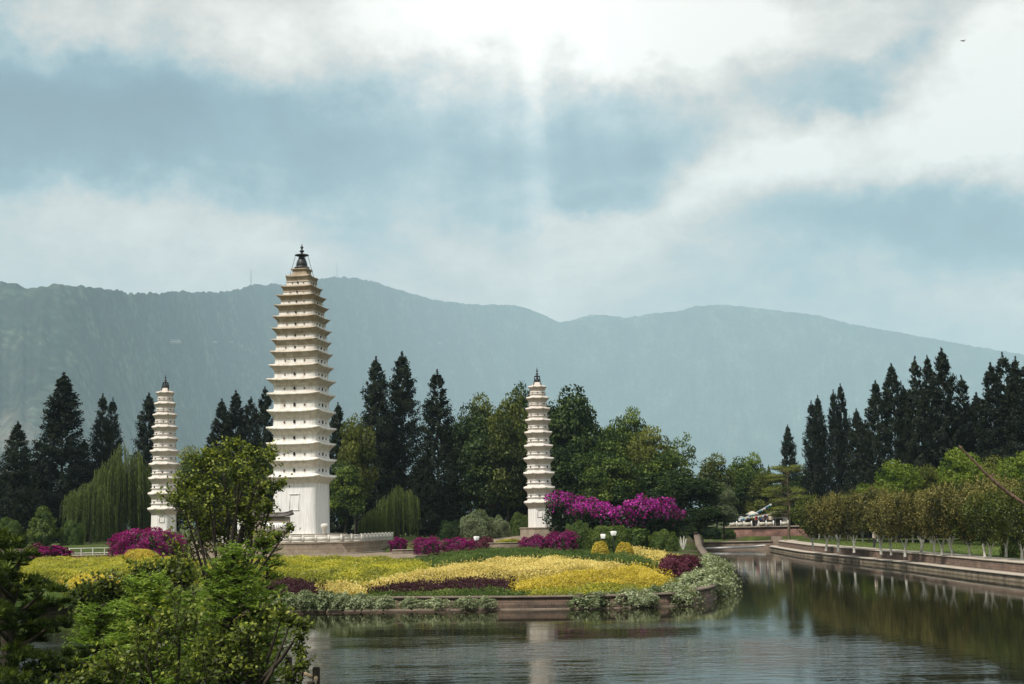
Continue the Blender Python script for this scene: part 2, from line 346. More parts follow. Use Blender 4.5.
def hillmat():
    m, g, out = newmat('wooded_mountainside'); tc = g.node('ShaderNodeTexCoord'); o = tc.outputs['Object']
    f = g.noise(o, .004, 12, .75)
    c = g.ramp(f, [(.36, (.002, .008, .006)), (.5, (.028, .048, .030)), (.66, (.15, .17, .11))])
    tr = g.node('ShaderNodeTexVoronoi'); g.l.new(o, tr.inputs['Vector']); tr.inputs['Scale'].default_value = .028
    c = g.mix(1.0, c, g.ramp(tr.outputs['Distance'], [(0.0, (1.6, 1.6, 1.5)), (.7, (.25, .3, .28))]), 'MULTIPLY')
    at = g.node('ShaderNodeAttribute', attribute_name='rock')
    mpr = g.node('ShaderNodeMapping'); g.l.new(o, mpr.inputs['Vector']); mpr.inputs['Scale'].default_value = (1, 1, .35)
    rock = g.ramp(g.noise(mpr.outputs[0], .011, 10, .75), [(.40, (.07, .06, .045)), (.62, (.38, .32, .26))])
    rf = g.m('MULTIPLY', g.ramp(g.noise(mpr.outputs[0], .005, 10, .75), [(.47, (0, 0, 0)), (.56, (1, 1, 1))]), at.outputs['Fac'])
    c = g.mix(rf, c, rock)
    p = g.node('ShaderNodeBsdfPrincipled'); p.inputs['Roughness'].default_value = 1; p.inputs['Specular IOR Level'].default_value = 0
    g.l.new(c, p.inputs['Base Color'])
    b = g.node('ShaderNodeBump'); b.inputs['Strength'].default_value = 1; b.inputs['Distance'].default_value = 30
    g.l.new(g.noise(o, .015, 9, .7), b.inputs['Height']); g.l.new(b.outputs[0], p.inputs['Normal'])
    g.l.new(p.outputs[0], out.inputs['Surface']); return m
MT['hill'] = hillmat()

# ------------------------------------------------------------------ mesh building
class MB:
    def __init__(s): s.v = []; s.f = []; s.mi = []; s.t = []; s.n = 0
    def add(s, verts, faces, mi=0, tint=0.5):
        verts = np.asarray(verts, float).reshape(-1, 3)
        if isinstance(faces, np.ndarray):
            s.f.append((faces + s.n)); k = len(faces)
        else:
            k = len(faces)
            for sz in sorted(set(len(f) for f in faces)):
                sel = [f for f in faces if len(f) == sz]
                s.f.append(np.array(sel, int) + s.n)
        s.v.append(verts); s.n += len(verts)
        s.mi.append(np.full(k, mi)); s.t.append(np.broadcast_to(np.asarray(tint, float), (k,)).copy())
    def box(s, c, d, rz=0, mi=0, tilt=None):
        x, y, z = [k / 2 for k in d]
        V = np.array([(a, b, e) for e in (-z, z) for a, b in ((-x, -y), (x, -y), (x, y), (-x, y))])
        if tilt is not None: V = V @ np.array(Matrix.Rotation(tilt, 3, 'Y')).T
        cr, sr = cos(rz), sin(rz)
        V = np.column_stack([V[:, 0] * cr - V[:, 1] * sr, V[:, 0] * sr + V[:, 1] * cr, V[:, 2]]) + np.array(c)
        s.add(V, [(0, 3, 2, 1), (4, 5, 6, 7), (0, 1, 5, 4), (1, 2, 6, 5), (2, 3, 7, 6), (3, 0, 4, 7)], mi)
    def tube(s, pts, rad, n=6, mi=0, cap=True, tint=.5):
        pts = np.asarray(pts, float); k = len(pts)
        rad = np.broadcast_to(rad, (k,))
        tg = np.gradient(pts, axis=0); tg /= np.linalg.norm(tg, axis=1)[:, None] + 1e-9
        ref = np.array([0, 0, 1.0]) if abs(tg[0][2]) < .9 else np.array([1.0, 0, 0])
        V = []
        for i in range(k):
            a = np.cross(tg[i], ref); a /= np.linalg.norm(a) + 1e-9; b = np.cross(tg[i], a)
            th = np.arange(n) * 2 * pi / n
            V.append(pts[i] + rad[i] * (np.cos(th)[:, None] * a + np.sin(th)[:, None] * b))
        F = [(i * n + j, i * n + (j + 1) % n, (i + 1) * n + (j + 1) % n, (i + 1) * n + j) for i in range(k - 1) for j in range(n)]
        s.add(np.vstack(V), F, mi, tint)
        if cap:
            s.add(V[0], [tuple(range(n))], mi, tint); s.add(V[-1], [tuple(range(n))[::-1]], mi, tint)
    def rings(s, rings_, mi=0, captop=False, capbot=False):
        """rings_: list of equal-length closed rings of points, bottom to top"""
        n = len(rings_[0]); V = np.vstack(rings_)
        F = [(i * n + j, i * n + (j + 1) % n, (i + 1) * n + (j + 1) % n, (i + 1) * n + j) for i in range(len(rings_) - 1) for j in range(n)]
        s.add(V, F, mi)
        if captop: s.add(rings_[-1], [tuple(range(n))], mi)
        if capbot: s.add(rings_[0], [tuple(range(n))[::-1]], mi)
    def lathe(s, prof, n=12, c=(0, 0, 0), mi=0):
        th = np.arange(n) * 2 * pi / n
        s.rings([np.column_stack([c[0] + r * np.cos(th), c[1] + r * np.sin(th), np.full(n, c[2] + z)]) for r, z in prof], mi, True, True)
    def leaves(s, P, N, L, Wd, tint, mi=0, updir=None):
        """diamond leaves. P (k,3) centres, N normals, L and Wd lengths and widths"""
        P = np.asarray(P, float); k = len(P)
        if k == 0: return
        N = N / (np.linalg.norm(N, axis=1)[:, None] + 1e-9)
        T = rng.normal(size=(k, 3)) if updir is None else np.broadcast_to(updir, (k, 3)) + rng.normal(size=(k, 3)) * .25
        T = T - (T * N).sum(1)[:, None] * N; T /= np.linalg.norm(T, axis=1)[:, None] + 1e-9
        B = np.cross(N, T)
        L = np.broadcast_to(L, (k,))[:, None] / 2; Wd = np.broadcast_to(Wd, (k,))[:, None] / 2
        V = np.stack([P - T * L, P + B * Wd - T * L * .1, P + T * L, P - B * Wd - T * L * .1], 1).reshape(-1, 3)
        s.add(V, np.arange(4 * k).reshape(k, 4), mi, tint)
    def mesh(s, name, mats, smooth=False):
        me = bpy.data.meshes.new(name)
        V = np.vstack(s.v).astype(np.float32)
        me.vertices.add(len(V)); me.vertices.foreach_set('co', V.ravel())
        tot = np.concatenate([np.full(len(f), f.shape[1]) for f in s.f]); idx = np.concatenate([f.ravel() for f in s.f])
        st = np.concatenate([[0], np.cumsum(tot)[:-1]])
        me.loops.add(len(idx)); me.loops.foreach_set('vertex_index', idx.astype(np.int32))
        me.polygons.add(len(tot)); me.polygons.foreach_set('loop_start', st.astype(np.int32))
        try: me.polygons.foreach_set('loop_total', tot.astype(np.int32))
        except Exception: pass
        # s.f may hold one add() split in several arrays: total counts still agree
        me.polygons.foreach_set('material_index', np.concatenate(s.mi).astype(np.int32))
        if smooth: me.polygons.foreach_set('use_smooth', np.ones(len(tot), bool))
        a = me.attributes.new('tint', 'FLOAT', 'FACE'); a.data.foreach_set('value', np.concatenate(s.t).astype(np.float32))
        for m_ in mats: me.materials.append(MT[m_])
        me.update(calc_edges=True); me.validate()
        return me
    def build(s, name, mats, parent=None, smooth=False, loc=(0, 0, 0)):
        if isinstance(mats, str): mats = [mats]
        o = bpy.data.objects.new(name, s.mesh(name, mats, smooth)); COL.objects.link(o)
        o.parent = parent; o.location = loc; return o
def ptag(o, label, cat, group=None):
    o['label'] = label; o['category'] = cat
    if group: o['group'] = group
    return o
def root(name, loc, label, cat, group=None, rz=0.0, scale=1.0):
    o = bpy.data.objects.new(name, None); COL.objects.link(o); o.location = loc; o.rotation_euler = (0, 0, rz)
    o.empty_display_size = .2
    o.scale = (scale,) * 3 if np.isscalar(scale) else scale
    return ptag(o, label, cat, group)
def dup(src, loc, label, rz=0.0, scale=1.0, group=None):
    r = src.copy(); COL.objects.link(r); r.location = loc; r.rotation_euler = (0, 0, rz)
    r.scale = (scale,) * 3 if np.isscalar(scale) else scale
    r['label'] = label
    if group: r['group'] = group
    for ch in src.children:
        c = ch.copy(); COL.objects.link(c); c.parent = r
        for gch in ch.children:
            d = gch.copy(); COL.objects.link(d); d.parent = c
    return r
def struct(o): o['kind'] = 'structure'; return o
def unit(k):
    v = rng.normal(size=(k, 3)); return v / np.linalg.norm(v, axis=1)[:, None]
ORD = ['first', 'second', 'third', 'fourth', 'fifth', 'sixth', 'seventh', 'eighth', 'ninth', 'tenth', 'eleventh', 'twelfth', 'thirteenth', 'fourteenth', 'fifteenth', 'sixteenth', 'seventeenth', 'eighteenth', 'nineteenth', 'twentieth']

# ------------------------------------------------------------------ ground and water
def Gp(px, py, z=0): p = G(px, py, z); return (p[0], p[1])
shore_isl = [(-170, 66), (-60, 66.5), Gp(120, 611), Gp(280, 611.5), Gp(400, 610), Gp(520, 609.5), Gp(620, 608), Gp(680, 606), Gp(712, 600), Gp(726, 588), Gp(722, 577), Gp(708, 566), Gp(700, 556), (21.8, 171), (24, 178), (24.5, 190), (23, 202)]
shore_right = [Gp(1024, 583), Gp(960, 575), Gp(900, 567), Gp(850, 561.5), Gp(800, 555.5), Gp(770, 550), (31.5, 176), (38, 190), (45, 202)]
shore_near = [(-170, 39), (-30, 38.5), (-15, 37), (-7, 33), (-4.6, 28), (-3.1, 22), (0, 19), (12, 17), (24, 17), (29.5, 30), (29.5, 60)]
water_poly = np.array(shore_isl + shore_right[::-1] + shore_near[::-1])
def seg_dist(P, A, B):
    d = B - A; t = np.clip(((P - A) @ d) / (d @ d), 0, 1); return np.linalg.norm(P - (A + t[:, None] * d), axis=1)
def poly_sd(P, poly):
    """distance to the polygon outline, negative inside"""
    ins = np.zeros(len(P), bool); D = np.full(len(P), 1e9); n = len(poly)
    for i in range(n):
        a, b = poly[i], poly[(i + 1) % n]
        D = np.minimum(D, seg_dist(P, a, b))
        c = (a[1] > P[:, 1]) != (b[1] > P[:, 1])
        with np.errstate(divide='ignore', invalid='ignore'):
            xi = (b[0] - a[0]) * (P[:, 1] - a[1]) / (b[1] - a[1] + 1e-12) + a[0]
        ins ^= c & (P[:, 0] < xi)
    return np.where(ins, -D, D)
def sst(a, b, x): t = np.clip((x - a) / (b - a), 0, 1); return t * t * (3 - 2 * t)
def land(x, y):
    x = np.asarray(x, float); y = np.asarray(y, float)
    isl = .48 + .009 * np.clip(y - 64, 0, 70) + 1.1 * sst(137, 153, y)
    isl = isl + 0 * x
    right = np.full_like(isl, .93)
    near = np.full_like(isl, .5)
    k = sst(20, 27, x) * sst(30, 40, y)
    z = isl * (1 - k) + right * k
    kb = sst(185, 205, y); z = z * (1 - kb) + 1.1 * kb
    kn = 1 - sst(45, 55, y); kn = kn * (1 - sst(24, 28, x) * sst(24, 40, y))
    z = z * (1 - kn) + near * kn
    return z
def zl(x, y): return float(land(x, y))
def make_ground():
    xs = np.concatenate([-np.geomspace(16000, 75, 30), np.arange(-74, 74.5, 1.0), np.geomspace(75, 16000, 30)])
    ys = np.concatenate([-np.geomspace(2600, 30, 14), np.arange(-28, 232, 1.0), np.geomspace(233, 18000, 32)])
    X, Y = np.meshgrid(xs, ys); P = np.column_stack([X.ravel(), Y.ravel()])
    sd = poly_sd(P, water_poly)
    Z = land(P[:, 0], P[:, 1]); Z = np.where(sd > np.where((P[:, 0] > 26) & (P[:, 1] > 45) & (P[:, 1] < 175), 2.2, .45), Z + .04 * np.sin(P[:, 0] * .9) * np.cos(P[:, 1] * .7), -1.6)
    V = np.column_stack([P, Z]); nx, ny = len(xs), len(ys)
    i, j = np.meshgrid(np.arange(ny - 1), np.arange(nx - 1), indexing='ij'); a = (i * nx + j).ravel()
    F = np.column_stack([a, a + 1, a + nx + 1, a + nx])
    m = MB(); m.add(V, F); struct(m.build('ground', 'ground', smooth=False))
make_ground()
wm = MB(); wm.add([(-175, 8, 0), (60, 8, 0), (60, 212, 0), (-175, 212, 0)], [(0, 1, 2, 3)])
struct(wm.build('water', 'water'))

def offset_line(pts, off):
    pts = np.asarray(pts, float); t = np.gradient(pts, axis=0); t /= np.linalg.norm(t, axis=1)[:, None]
    return pts + np.column_stack([-t[:, 1], t[:, 0]]) * off
def resample(pts, step):
    pts = np.asarray(pts, float); d = np.concatenate([[0], np.cumsum(np.linalg.norm(np.diff(pts, axis=0), axis=1))])
    n = max(2, int(d[-1] / step)); s = np.linspace(0, d[-1], n)
    return np.column_stack([np.interp(s, d, pts[:, k]) for k in range(pts.shape[1])])
def wall_strip(mb, line, off0, off1, z0, z1, mi=0):
    """solid strip along a 2-D line between two lateral offsets and two heights"""
    A = offset_line(line, off0); B = offset_line(line, off1); n = len(A)
    z0 = np.broadcast_to(z0, (n,)); z1 = np.broadcast_to(z1, (n,))
    V = np.vstack([np.column_stack([A, z0]), np.column_stack([B, z0]), np.column_stack([B, z1]), np.column_stack([A, z1])])
    F = []
    for i in range(n - 1):
        for a, b in ((0, 1), (1, 2), (2, 3), (3, 0)):
            F.append((a * n + i, b * n + i, b * n + i + 1, a * n + i + 1))
    F += [(0, 3 * n, 2 * n, n), (n - 1, 2 * n - 1, 3 * n - 1, 4 * n - 1)]
    mb.add(V, F, mi)

isl_line = resample(shore_isl[:14], 1.2)
zi = land(isl_line[:, 0] , isl_line[:, 1])
t = root('retaining_wall', (0, 0, 0), 'low weathered brick retaining wall round the flower island at the water', 'wall')
m = MB(); wall_strip(m, isl_line, .0, .5, -1.5, zi + .02); m.build('brickwork', 'brick', t)
m = MB(); wall_strip(m, isl_line, -.07, .56, zi + .021, zi + .10); m.build('coping', 'stonedark', t)
m = MB(); wall_strip(m, isl_line, -.10, -.004, -1.5, .05); m.build('footing', 'stonedark', t)

rl = resample(shore_right[:7] , 1.5)            # runs away from the camera; land on its right-hand side
rl = np.vstack([[(29.6, 40)], [(29.2, 60)], rl])
t = root('retaining_wall', (0, 0, 0), 'stepped stone and brick quay wall with pale ledge along the curving lawn bank', 'wall')
m = MB(); wall_strip(m, rl, -.55, .0, -1.5, .34); m.build('lower_course', 'blocks', t)
m = MB(); wall_strip(m, rl, -1.0, .08, .342, .44); m.build('ledge', 'pathpale', t)
m = MB(); wall_strip(m, rl, -1.75, -1.004, -1.5, .96); m.build('upper_course', 'brick', t)
m = MB(); wall_strip(m, rl, -1.82, -.96, .962, 1.05); m.build('coping', 'pathpale', t)
m = MB(); wall_strip(m, rl, -3.1, -1.83, .9, 1.03); struct(m.build('path', 'pathpale'))
# lawn sheet
lawn = [(p[0], p[1]) for p in offset_line(rl, -3.1)]
m = MB(); L2 = resample(np.array(lawn), 3.0); R2 = L2 + np.array([26, 0])
n = len(L2); V = np.vstack([np.column_stack([L2 * (1 - k) + R2 * k, np.full(n, 1.0)]) for k in np.linspace(0, 1, 9)])
F = [(k * n + i, (k + 1) * n + i, (k + 1) * n + i + 1, k * n + i + 1) for k in range(8) for i in range(n - 1)]
m.add(V, F); struct(m.build('lawn', 'lawn', smooth=True))
def grass_tufts(name, pts, L, label, mat='lime', lab=None):
    m = MB(); k = len(pts); N = unit(k); N[:, 2] *= .3
    P = np.array(pts); P[:, 2] += L * .3
    m.leaves(P, N, L * rng.uniform(.6, 1.3, k), L * .35, rng.uniform(0, 1, k), updir=np.array([0, 0, 1.0]))
    o = m.build(name, mat); o['kind'] = 'stuff'; o['label'] = label; o['category'] = 'grass'; return o
k = 9000
yy = rng.uniform(78, 165, k); xx = np.interp(yy, np.array(lawn)[:, 1], np.array(lawn)[:, 0]) + rng.uniform(0, 14, k)
grass_tufts('grass', np.column_stack([xx, yy, np.full(9000, 1.0)]), .10, 'short mown grass on the lawn below the whitewashed trees', 'broad')

# ------------------------------------------------------------------ mountains
ridge = np.array([(-300, 300), (-150, 290), (0, 280.5), (20, 284), (45, 283), (70, 283), (95, 285), (125, 290), (155, 292), (180, 289), (215, 290), (232, 289), (250, 283), (262, 282), (290, 282), (312, 279), (328, 275), (345, 275), (370, 279), (400, 288), (430, 297), (450, 300), (480, 303), (512, 303), (530, 307), (545, 314), (560, 321), (575, 318), (590, 313), (605, 313), (625, 316), (650, 312), (680, 309), (695, 304), (720, 303), (745, 305), (780, 309), (820, 314), (850, 322), (900, 331), (935, 337), (970, 344), (1005, 350), (1024, 353), (1150, 365), (1300, 400)])
def vnoise(x, y, seed):
    r = np.random.default_rng(seed); T = r.random((256, 256))
    xi = np.floor(x).astype(int); yi = np.floor(y).astype(int); fx = x - xi; fy = y - yi
    fx = fx * fx * (3 - 2 * fx); fy = fy * fy * (3 - 2 * fy)
    a = T[xi % 256, yi % 256]; b = T[(xi + 1) % 256, yi % 256]; c = T[xi % 256, (yi + 1) % 256]; d = T[(xi + 1) % 256, (yi + 1) % 256]
    return (a * (1 - fx) + b * fx) * (1 - fy) + (c * (1 - fx) + d * fx) * fy - .5
def ridgeY(px): return 5000 + 9800 * sst(40, 600, px)
MTN_Y0 = lambda px: 3400 + 9900 * sst(40, 600, px)
def make_mountains():
    nx, ny = 760, 150
    pxs = np.linspace(-300, 1300, nx)
    rz = []; 
    V = np.zeros((ny, nx, 3)); rockv = np.zeros((ny, nx))
    for i, px in enumerate(pxs):
        Yr = ridgeY(px); p = W(px, np.interp(px, ridge[:, 0], ridge[:, 1]) + .8, Yr)
        Y0 = MTN_Y0(px); s = np.linspace(-.06, 1.25, ny)
        Y = Y0 + (Yr - Y0) * s
        X = p[0] / p[1] * Y
        h = np.where(s <= 1, np.clip(s, 0, 1) ** .9, 1 - (s - 1) * 1.2)
        V[:, i, 0] = X; V[:, i, 1] = Y; V[:, i, 2] = (p[2] + 6) * h - 6
        V[:, i, 2] += 0
    X, Y, Z = V[..., 0], V[..., 1], V[..., 2]
    s = np.linspace(-.06, 1.25, ny)[:, None]
    am = np.clip(np.sin(np.clip(s, 0, 1) * pi), 0, 1) 
    gul = sum(abs(vnoise(X / L + 9, Y / (L * 2.2) + 3, k)) * A for k, (L, A) in enumerate([(1300, 1050), (600, 480), (260, 170), (110, 60)]))
    pg = np.broadcast_to(pxs, (ny, nx)); sb = np.broadcast_to(s, (ny, nx))
    spur = np.abs(vnoise(pg / 46 + sb * 1.1 + 20, sb * 1.4 + 5, 41)) * 2 + .5 * np.abs(vnoise(pg / 19 - sb * .8 + 40, sb * 2.2 + 9, 42)) * 2 + .25 * np.abs(vnoise(pg / 8 + sb * .6 + 60, sb * 4 + 9, 43)) * 2
    Z = Z - (spur - .3) * .30 * Z * am ** .8
    Z = Z - gul * am * np.clip(Z / 900, .1, 1) * .8
    Z += (vnoise(X / 36, Y / 36, 11) * 15 + vnoise(X / 18, Y / 18, 12) * 12) * np.clip(Z / 60, 0, 1) * (.25 + .75 * np.exp(-((s - 1) / .08) ** 2))
    V[..., 2] = Z
    m = MB(); i, j = np.meshgrid(np.arange(ny - 1), np.arange(nx - 1), indexing='ij'); a = (i * nx + j).ravel()
    m.add(V.reshape(-1, 3), np.column_stack([a, a + 1, a + nx + 1, a + nx]))
    o = m.build('mountains', 'hill', smooth=True)
    pxg = np.broadcast_to(pxs, (ny, nx)); zz = Z / np.maximum(Z.max(0), 1)
    rk = np.exp(-((pxg - 20) / 170) ** 2) * np.exp(-((zz - .24) / .2) ** 2) * .7 + .08 * (vnoise(X / 600, Y / 600, 30) > .1)
    at = o.data.attributes.new('rock', 'FLOAT', 'POINT'); at.data.foreach_set('value', np.clip(rk, 0, 1).ravel().astype(np.float32))
    struct(o); return V
MV = make_mountains()
def on_mountain(px, py):
    """first point of the slope met along a pixel's direction"""
    d = pdir(px, py); best = None
    flat = MV.reshape(-1, 3); q = flat - CP; k = q @ F_
    u = 512 + FPX * (q @ R_) / k; v = 342 - FPX * (q @ U_) / k
    e = (u - px) ** 2 + (v - py) ** 2 + (flat[:, 1] / 1000) ; e[k < 0] = 1e9
    near_ = np.where(((u - px) ** 2 + (v - py) ** 2) < 9)[0]
    if len(near_): return flat[near_[np.argmin(flat[near_, 1])]]
    return flat[np.argmin(e)]
# radio masts on the ridge
for (px, y0, y1, lab) in [(251, 271, 285, 'thin dark radio mast on the ridge just before the tall pagoda'), (337, 264, 277, 'faint radio mast on the highest ridge crest past the tall pagoda')]:
    Yr = ridgeY(px); b = W(px, y1, Yr); h = W(px, y0, Yr)[2] - b[2]
    t = root('radio_mast', tuple(b), lab, 'mast', 'radio masts on the ridge')
    m = MB()
    for a in range(3):
        m.tube([(4 * cos(a * 2.1), 4 * sin(a * 2.1), 0), (.7 * cos(a * 2.1), .7 * sin(a * 2.1), h)], 1.0, 4)
    for q in range(8):
        m.tube([(1.5 * (1 - q / 9), 0, h * q / 8), (-.7 * (1 - q / 9), 1, h * (q + 1) / 8.5)], .2, 4)
    m.build('mast_lattice', 'steel', t)
    m = MB(); m.tube([(0, 0, h), (0, 0, h + 14)], .8, 4); m.build('antenna', 'steel', t)
# hillside houses
for i, (px, py, w_, lab) in enumerate([(173, 345, 34, 'large pale villa terrace high on the wooded slope beside the tall pagoda'), (216, 343, 12, 'small pale hillside house midway between the villa and pagoda'),
        (232, 344, 10, 'smaller pale hillside house next to the tall pagoda storeys'), (440, 343, 22, 'white hillside house on the slope above the dark conifers'), (243, 346, 9, 'tiny pale hillside house closest to the tall pagoda')]):
    b = on_mountain(px, py); t = root('hillside_house', tuple(b + np.array([0, -10, 6])), lab, 'house', 'pale houses on the mountainside', rz=.1 * i)
    m = MB(); w_ *= 1.8; m.box((0, 0, 3.5), (w_ * 1.5, 12, 7)); m.build('wall', 'farwall', t)
    if w_ > 30:
        m = MB(); m.box((6, 12, 14), (w_ * 1.0, 8, 12)); m.build('wall', 'farwall', t)
    m = MB(); z = 7; x, y = w_ * .75 + 1.5, 7.5
    m.add([(-x, -y, z), (x, -y, z), (x, y, z), (-x, y, z), (-x * .8, 0, z + 4), (x * .8, 0, z + 4)], [(0, 1, 5, 4), (1, 2, 5), (2, 3, 4, 5), (3, 0, 4), (0, 3, 2, 1)]); m.build('roof', 'stonewhite' if w_ > 20 else 'farwall', t)

# ------------------------------------------------------------------ pagodas
def nring(N, a, z, seg=6, lift=0.0, rot=0.0):
    """N-sided ring of apothem a; one side faces -Y"""
    Rr = a / cos(pi / N); out = []
    for i in range(N):
        t0 = -pi / 2 - pi / N + 2 * pi * i / N + rot; t1 = t0 + 2 * pi / N
        A = np.array([Rr * cos(t0), Rr * sin(t0)]); B = np.array([Rr * cos(t1), Rr * sin(t1)])
        for k in range(seg):
            s = k / seg; c = abs(2 * s - 1); p = A * (1 - s) + B * s
            out.append((p[0], p[1], z + lift * c ** 4))
    return np.array(out)
def pagoda(name, label, X, Y, yb, eaves, halfw, wallw, N, ytop, rz, matw, mate, zplinth, plinth_a, group=None):
    """eaves: pixel rows of the eave edges bottom to top; halfw / wallw: half-widths in pixels; ring silhouettes from the photo"""
    zb = zat(X, Y, yb); t = root(name, (X, Y, zb), label, 'pagoda', group, rz=rz)
    sil = (cos(abs(rz_rel(X, Y, rz))) + sin(abs(rz_rel(X, Y, rz)))) if N == 4 else 1.035
    ez = [zat(X, Y, e) - zb for e in eaves]
    def mpp(z): return ((np.array([X, Y, z + zb]) - CP) @ F_) / FPX
    ea = [w * mpp(z) / sil for w, z in zip(halfw, ez)]; wa = [w * mpp(z) / sil for w, z in zip(wallw, ez)]
    K = len(ez); lift = .09 if N == 4 else .06; eps = .35 if N == 4 else .22
    # shaft: plain wall from the plinth to the first corbel
    c0 = (ez[1] - ez[0]) * .42
    m = MB(); m.rings([nring(N, wa[0] * 1.02, -.02), nring(N, wa[0], ez[0] - c0)], 0, True, True)
    m.build('shaft', matw, t)
    aw = wa[0] * 1.02
    fm = MB()
    for sx in (-1, 1): fm.box((sx * aw * .21, -aw - .01, ez[0] * .55), (.04, .05, ez[0] * .27))
    fm.box((0, -aw - .01, ez[0] * .69), (aw * .50, .06, .05)); fm.box((0, -aw - .01, ez[0] * .41), (aw * .50, .06, .05)); fm.build('panel_frame', mate, t)
    m = MB(); m.rings([nring(N, plinth_a, -zplinth), nring(N, plinth_a, -.12)], 0, True, True)
    m.rings([nring(N, plinth_a + .08, -.117), nring(N, plinth_a + .08, -.02)], 0, True, True); m.build('plinth', 'stonewhite' if N == 4 else 'stonetan', t)
    wmesh = None
    for i in range(K):
        gap = ez[i + 1] - ez[i] if i < K - 1 else (ez[i] - ez[i - 1]) * .9
        gapb = ez[i] - ez[i - 1] if i else (ez[1] - ez[0])
        cor = gapb * (.38 if N == 4 else .33); rise = gap * .16
        up_a = wa[i + 1] if i < K - 1 else wa[i] * (.8 if N == 4 else .6)
        th = gap * .085
        # corbelled underside, edge and small roof slope
        e = MB(); rg = []; nst = 6
        for k in range(nst):
            s0 = k / nst; f = s0 ** 1.5
            a0 = wa[i] + (ea[i] - wa[i]) * f; a1 = wa[i] + (ea[i] - wa[i]) * ((k + .55) / nst) ** 1.5
            zz = ez[i] - th - cor * (1 - s0); z2 = ez[i] - th - cor * (1 - (k + .85) / nst)
            rg.append(nring(N, a0 + .005, zz, 8, lift * gap * f)); rg.append(nring(N, a0 + .005, z2, 8, lift * gap * f))
        rg.append(nring(N, ea[i], ez[i] - th, 8, lift * gap)); rg.append(nring(N, ea[i], ez[i], 8, lift * gap * 1.05))
        for s0 in (.3, .6, .85, 1.0):
            rg.append(nring(N, ea[i] + (up_a - ea[i]) * s0, ez[i] + rise * s0 ** .8, 8, lift * gap * (1 - s0) ** 2))
        e.rings(rg, 0, True, True)
        if i < K - 1:
            st = MB(); gapu = ez[i + 1] - ez[i]; top = ez[i + 1] - gapu * (.38 if N == 4 else .33) - gapu * .085
            st.rings([nring(N, wa[i + 1], ez[i] + rise * .8), nring(N, wa[i + 1] , top + .03)], 0, False, False)
            # a low plain base course
            st.rings([nring(N, wa[i + 1] + .035, ez[i] + rise * .9), nring(N, wa[i + 1] + .035, ez[i] + rise + gapu * .05)], 0, True, True)
            if N == 8:
                zl0 = ez[i] + rise + gapu * .13
                st.rings([nring(N, wa[i + 1] + .02, zl0), nring(N, wa[i + 1] + .13, zl0 + .05), nring(N, wa[i + 1] + .13, zl0 + .10), nring(N, wa[i + 1] - .02, zl0 + .12)], 1, False, False)
                st.rings([nring(N, wa[i + 1] + .045, top - .13), nring(N, wa[i + 1] + .045, top - .09)], 1, True, True)
            else:
                st.rings([nring(N, wa[i + 1] + .05, top - .10), nring(N, wa[i + 1] + .05, top - .05)], 1, True, True)
            so = st.build('storey', [matw, mate], t)
            eo = e.build('eave', mate, so)
            zc = (ez[i] + rise + top) / 2 + .02; hh = (top - ez[i] - rise) * (.52 if N == 4 else .42)
            if wmesh is None:
                q = MB(); q.box((0, -.02, 0), (.9, .10, 1.0)); q.tube([(0, .02, .42), (0, -.068, .42)], .45, 10); wm1 = q.mesh('window', ['window']); 
                q = MB(); q.box((0, -.02, 0), (.9, .08, 1.0)); wm2 = q.mesh('niche', ['niche']); wmesh = True
            for s_ in range(N):
                if N == 8 and s_ % 2 and False: continue
                th0 = 2 * pi * s_ / N
                for off in ((-.48, 0, .48) if N == 4 else (0,)):
                    w_ = bpy.data.objects.new('window' if off == 0 else 'niche', wm1 if (off == 0) else wm2); COL.objects.link(w_); w_.parent = so
                    a = wa[i + 1] + .012
                    ox = off * a
                    w_.location = (ox * cos(th0) + a * sin(th0), ox * sin(th0) - a * cos(th0), zc)
                    w_.rotation_euler = (0, 0, th0); sc = hh * (.8 if off == 0 else .62)
                    w_.scale = (sc * (.85 if N == 4 else .62), 1, sc * (1 if N == 4 else .85))
        else:
            eo = e.build('eave', mate, t)
    # spire
    zt = ez[-1]; gap = ez[-1] - ez[-2]; H = zat(X, Y, ytop) - zb - zt; a = wa[-1]
    sp = MB(); dk = MB()
    if N == 4:
        sp.rings([nring(4, a * .78, zt + gap * .13), nring(4, a * .62, zt + gap * .35), nring(4, a * .62, zt + gap * .62), nring(4, a * .72, zt + gap * .66), nring(4, a * .72, zt + gap * .78), nring(4, a * .5, zt + gap * .8)], 0, True, True)
        z0 = zt + gap * .8; h = H - gap * .8; r = a * .60
        prof = [(r, 0), (r * 1.08, .02), (r * 1.05, .08), (r * .72, .10), (r * .82, .14), (r * .74, .26), (r * .60, .36), (r * .44, .42), (r * .40, .50), (r * .5, .505), (r * 1.02, .545), (r * .95, .57), (r * .4, .60),
                (r * .18, .62), (r * .14, .66), (r * .32, .69), (r * .32, .73), (r * .12, .77), (r * .10, .81), (r * .24, .85), (r * .2, .88), (r * .08, .92), (r * .04, 1.0)]
        ro, rr = z0 + h * .55, r
    else:
        sp.rings([nring(8, a * .75, zt + gap * .1), nring(8, a * .55, zt + gap * .32), nring(8, a * .3, zt + gap * .42)], 0, True, True)
        z0 = zt + gap * .40; h = H - gap * .40; r = a * .45
        prof = [(r * .5, 0), (r * .72, .06), (r * .78, .16), (r * .5, .24), (r * .25, .30), (r * .22, .36), (r * 1.0, .40), (r * .92, .44), (r * .3, .47), (r * .2, .52), (r * .42, .56), (r * .42, .60), (r * .16, .64), (r * .14, .70), (r * .34, .74), (r * .34, .78), (r * .1, .83), (r * .2, .88), (r * .08, .92), (r * .04, 1.0)]
        ro, rr = z0 + h * .42, r
    so = sp.build('spire_base', mate, t)
    dk.lathe([(q, z * h) for q, z in prof], 14, (0, 0, z0)); so2 = dk.build('spire', 'black', t, smooth=False)
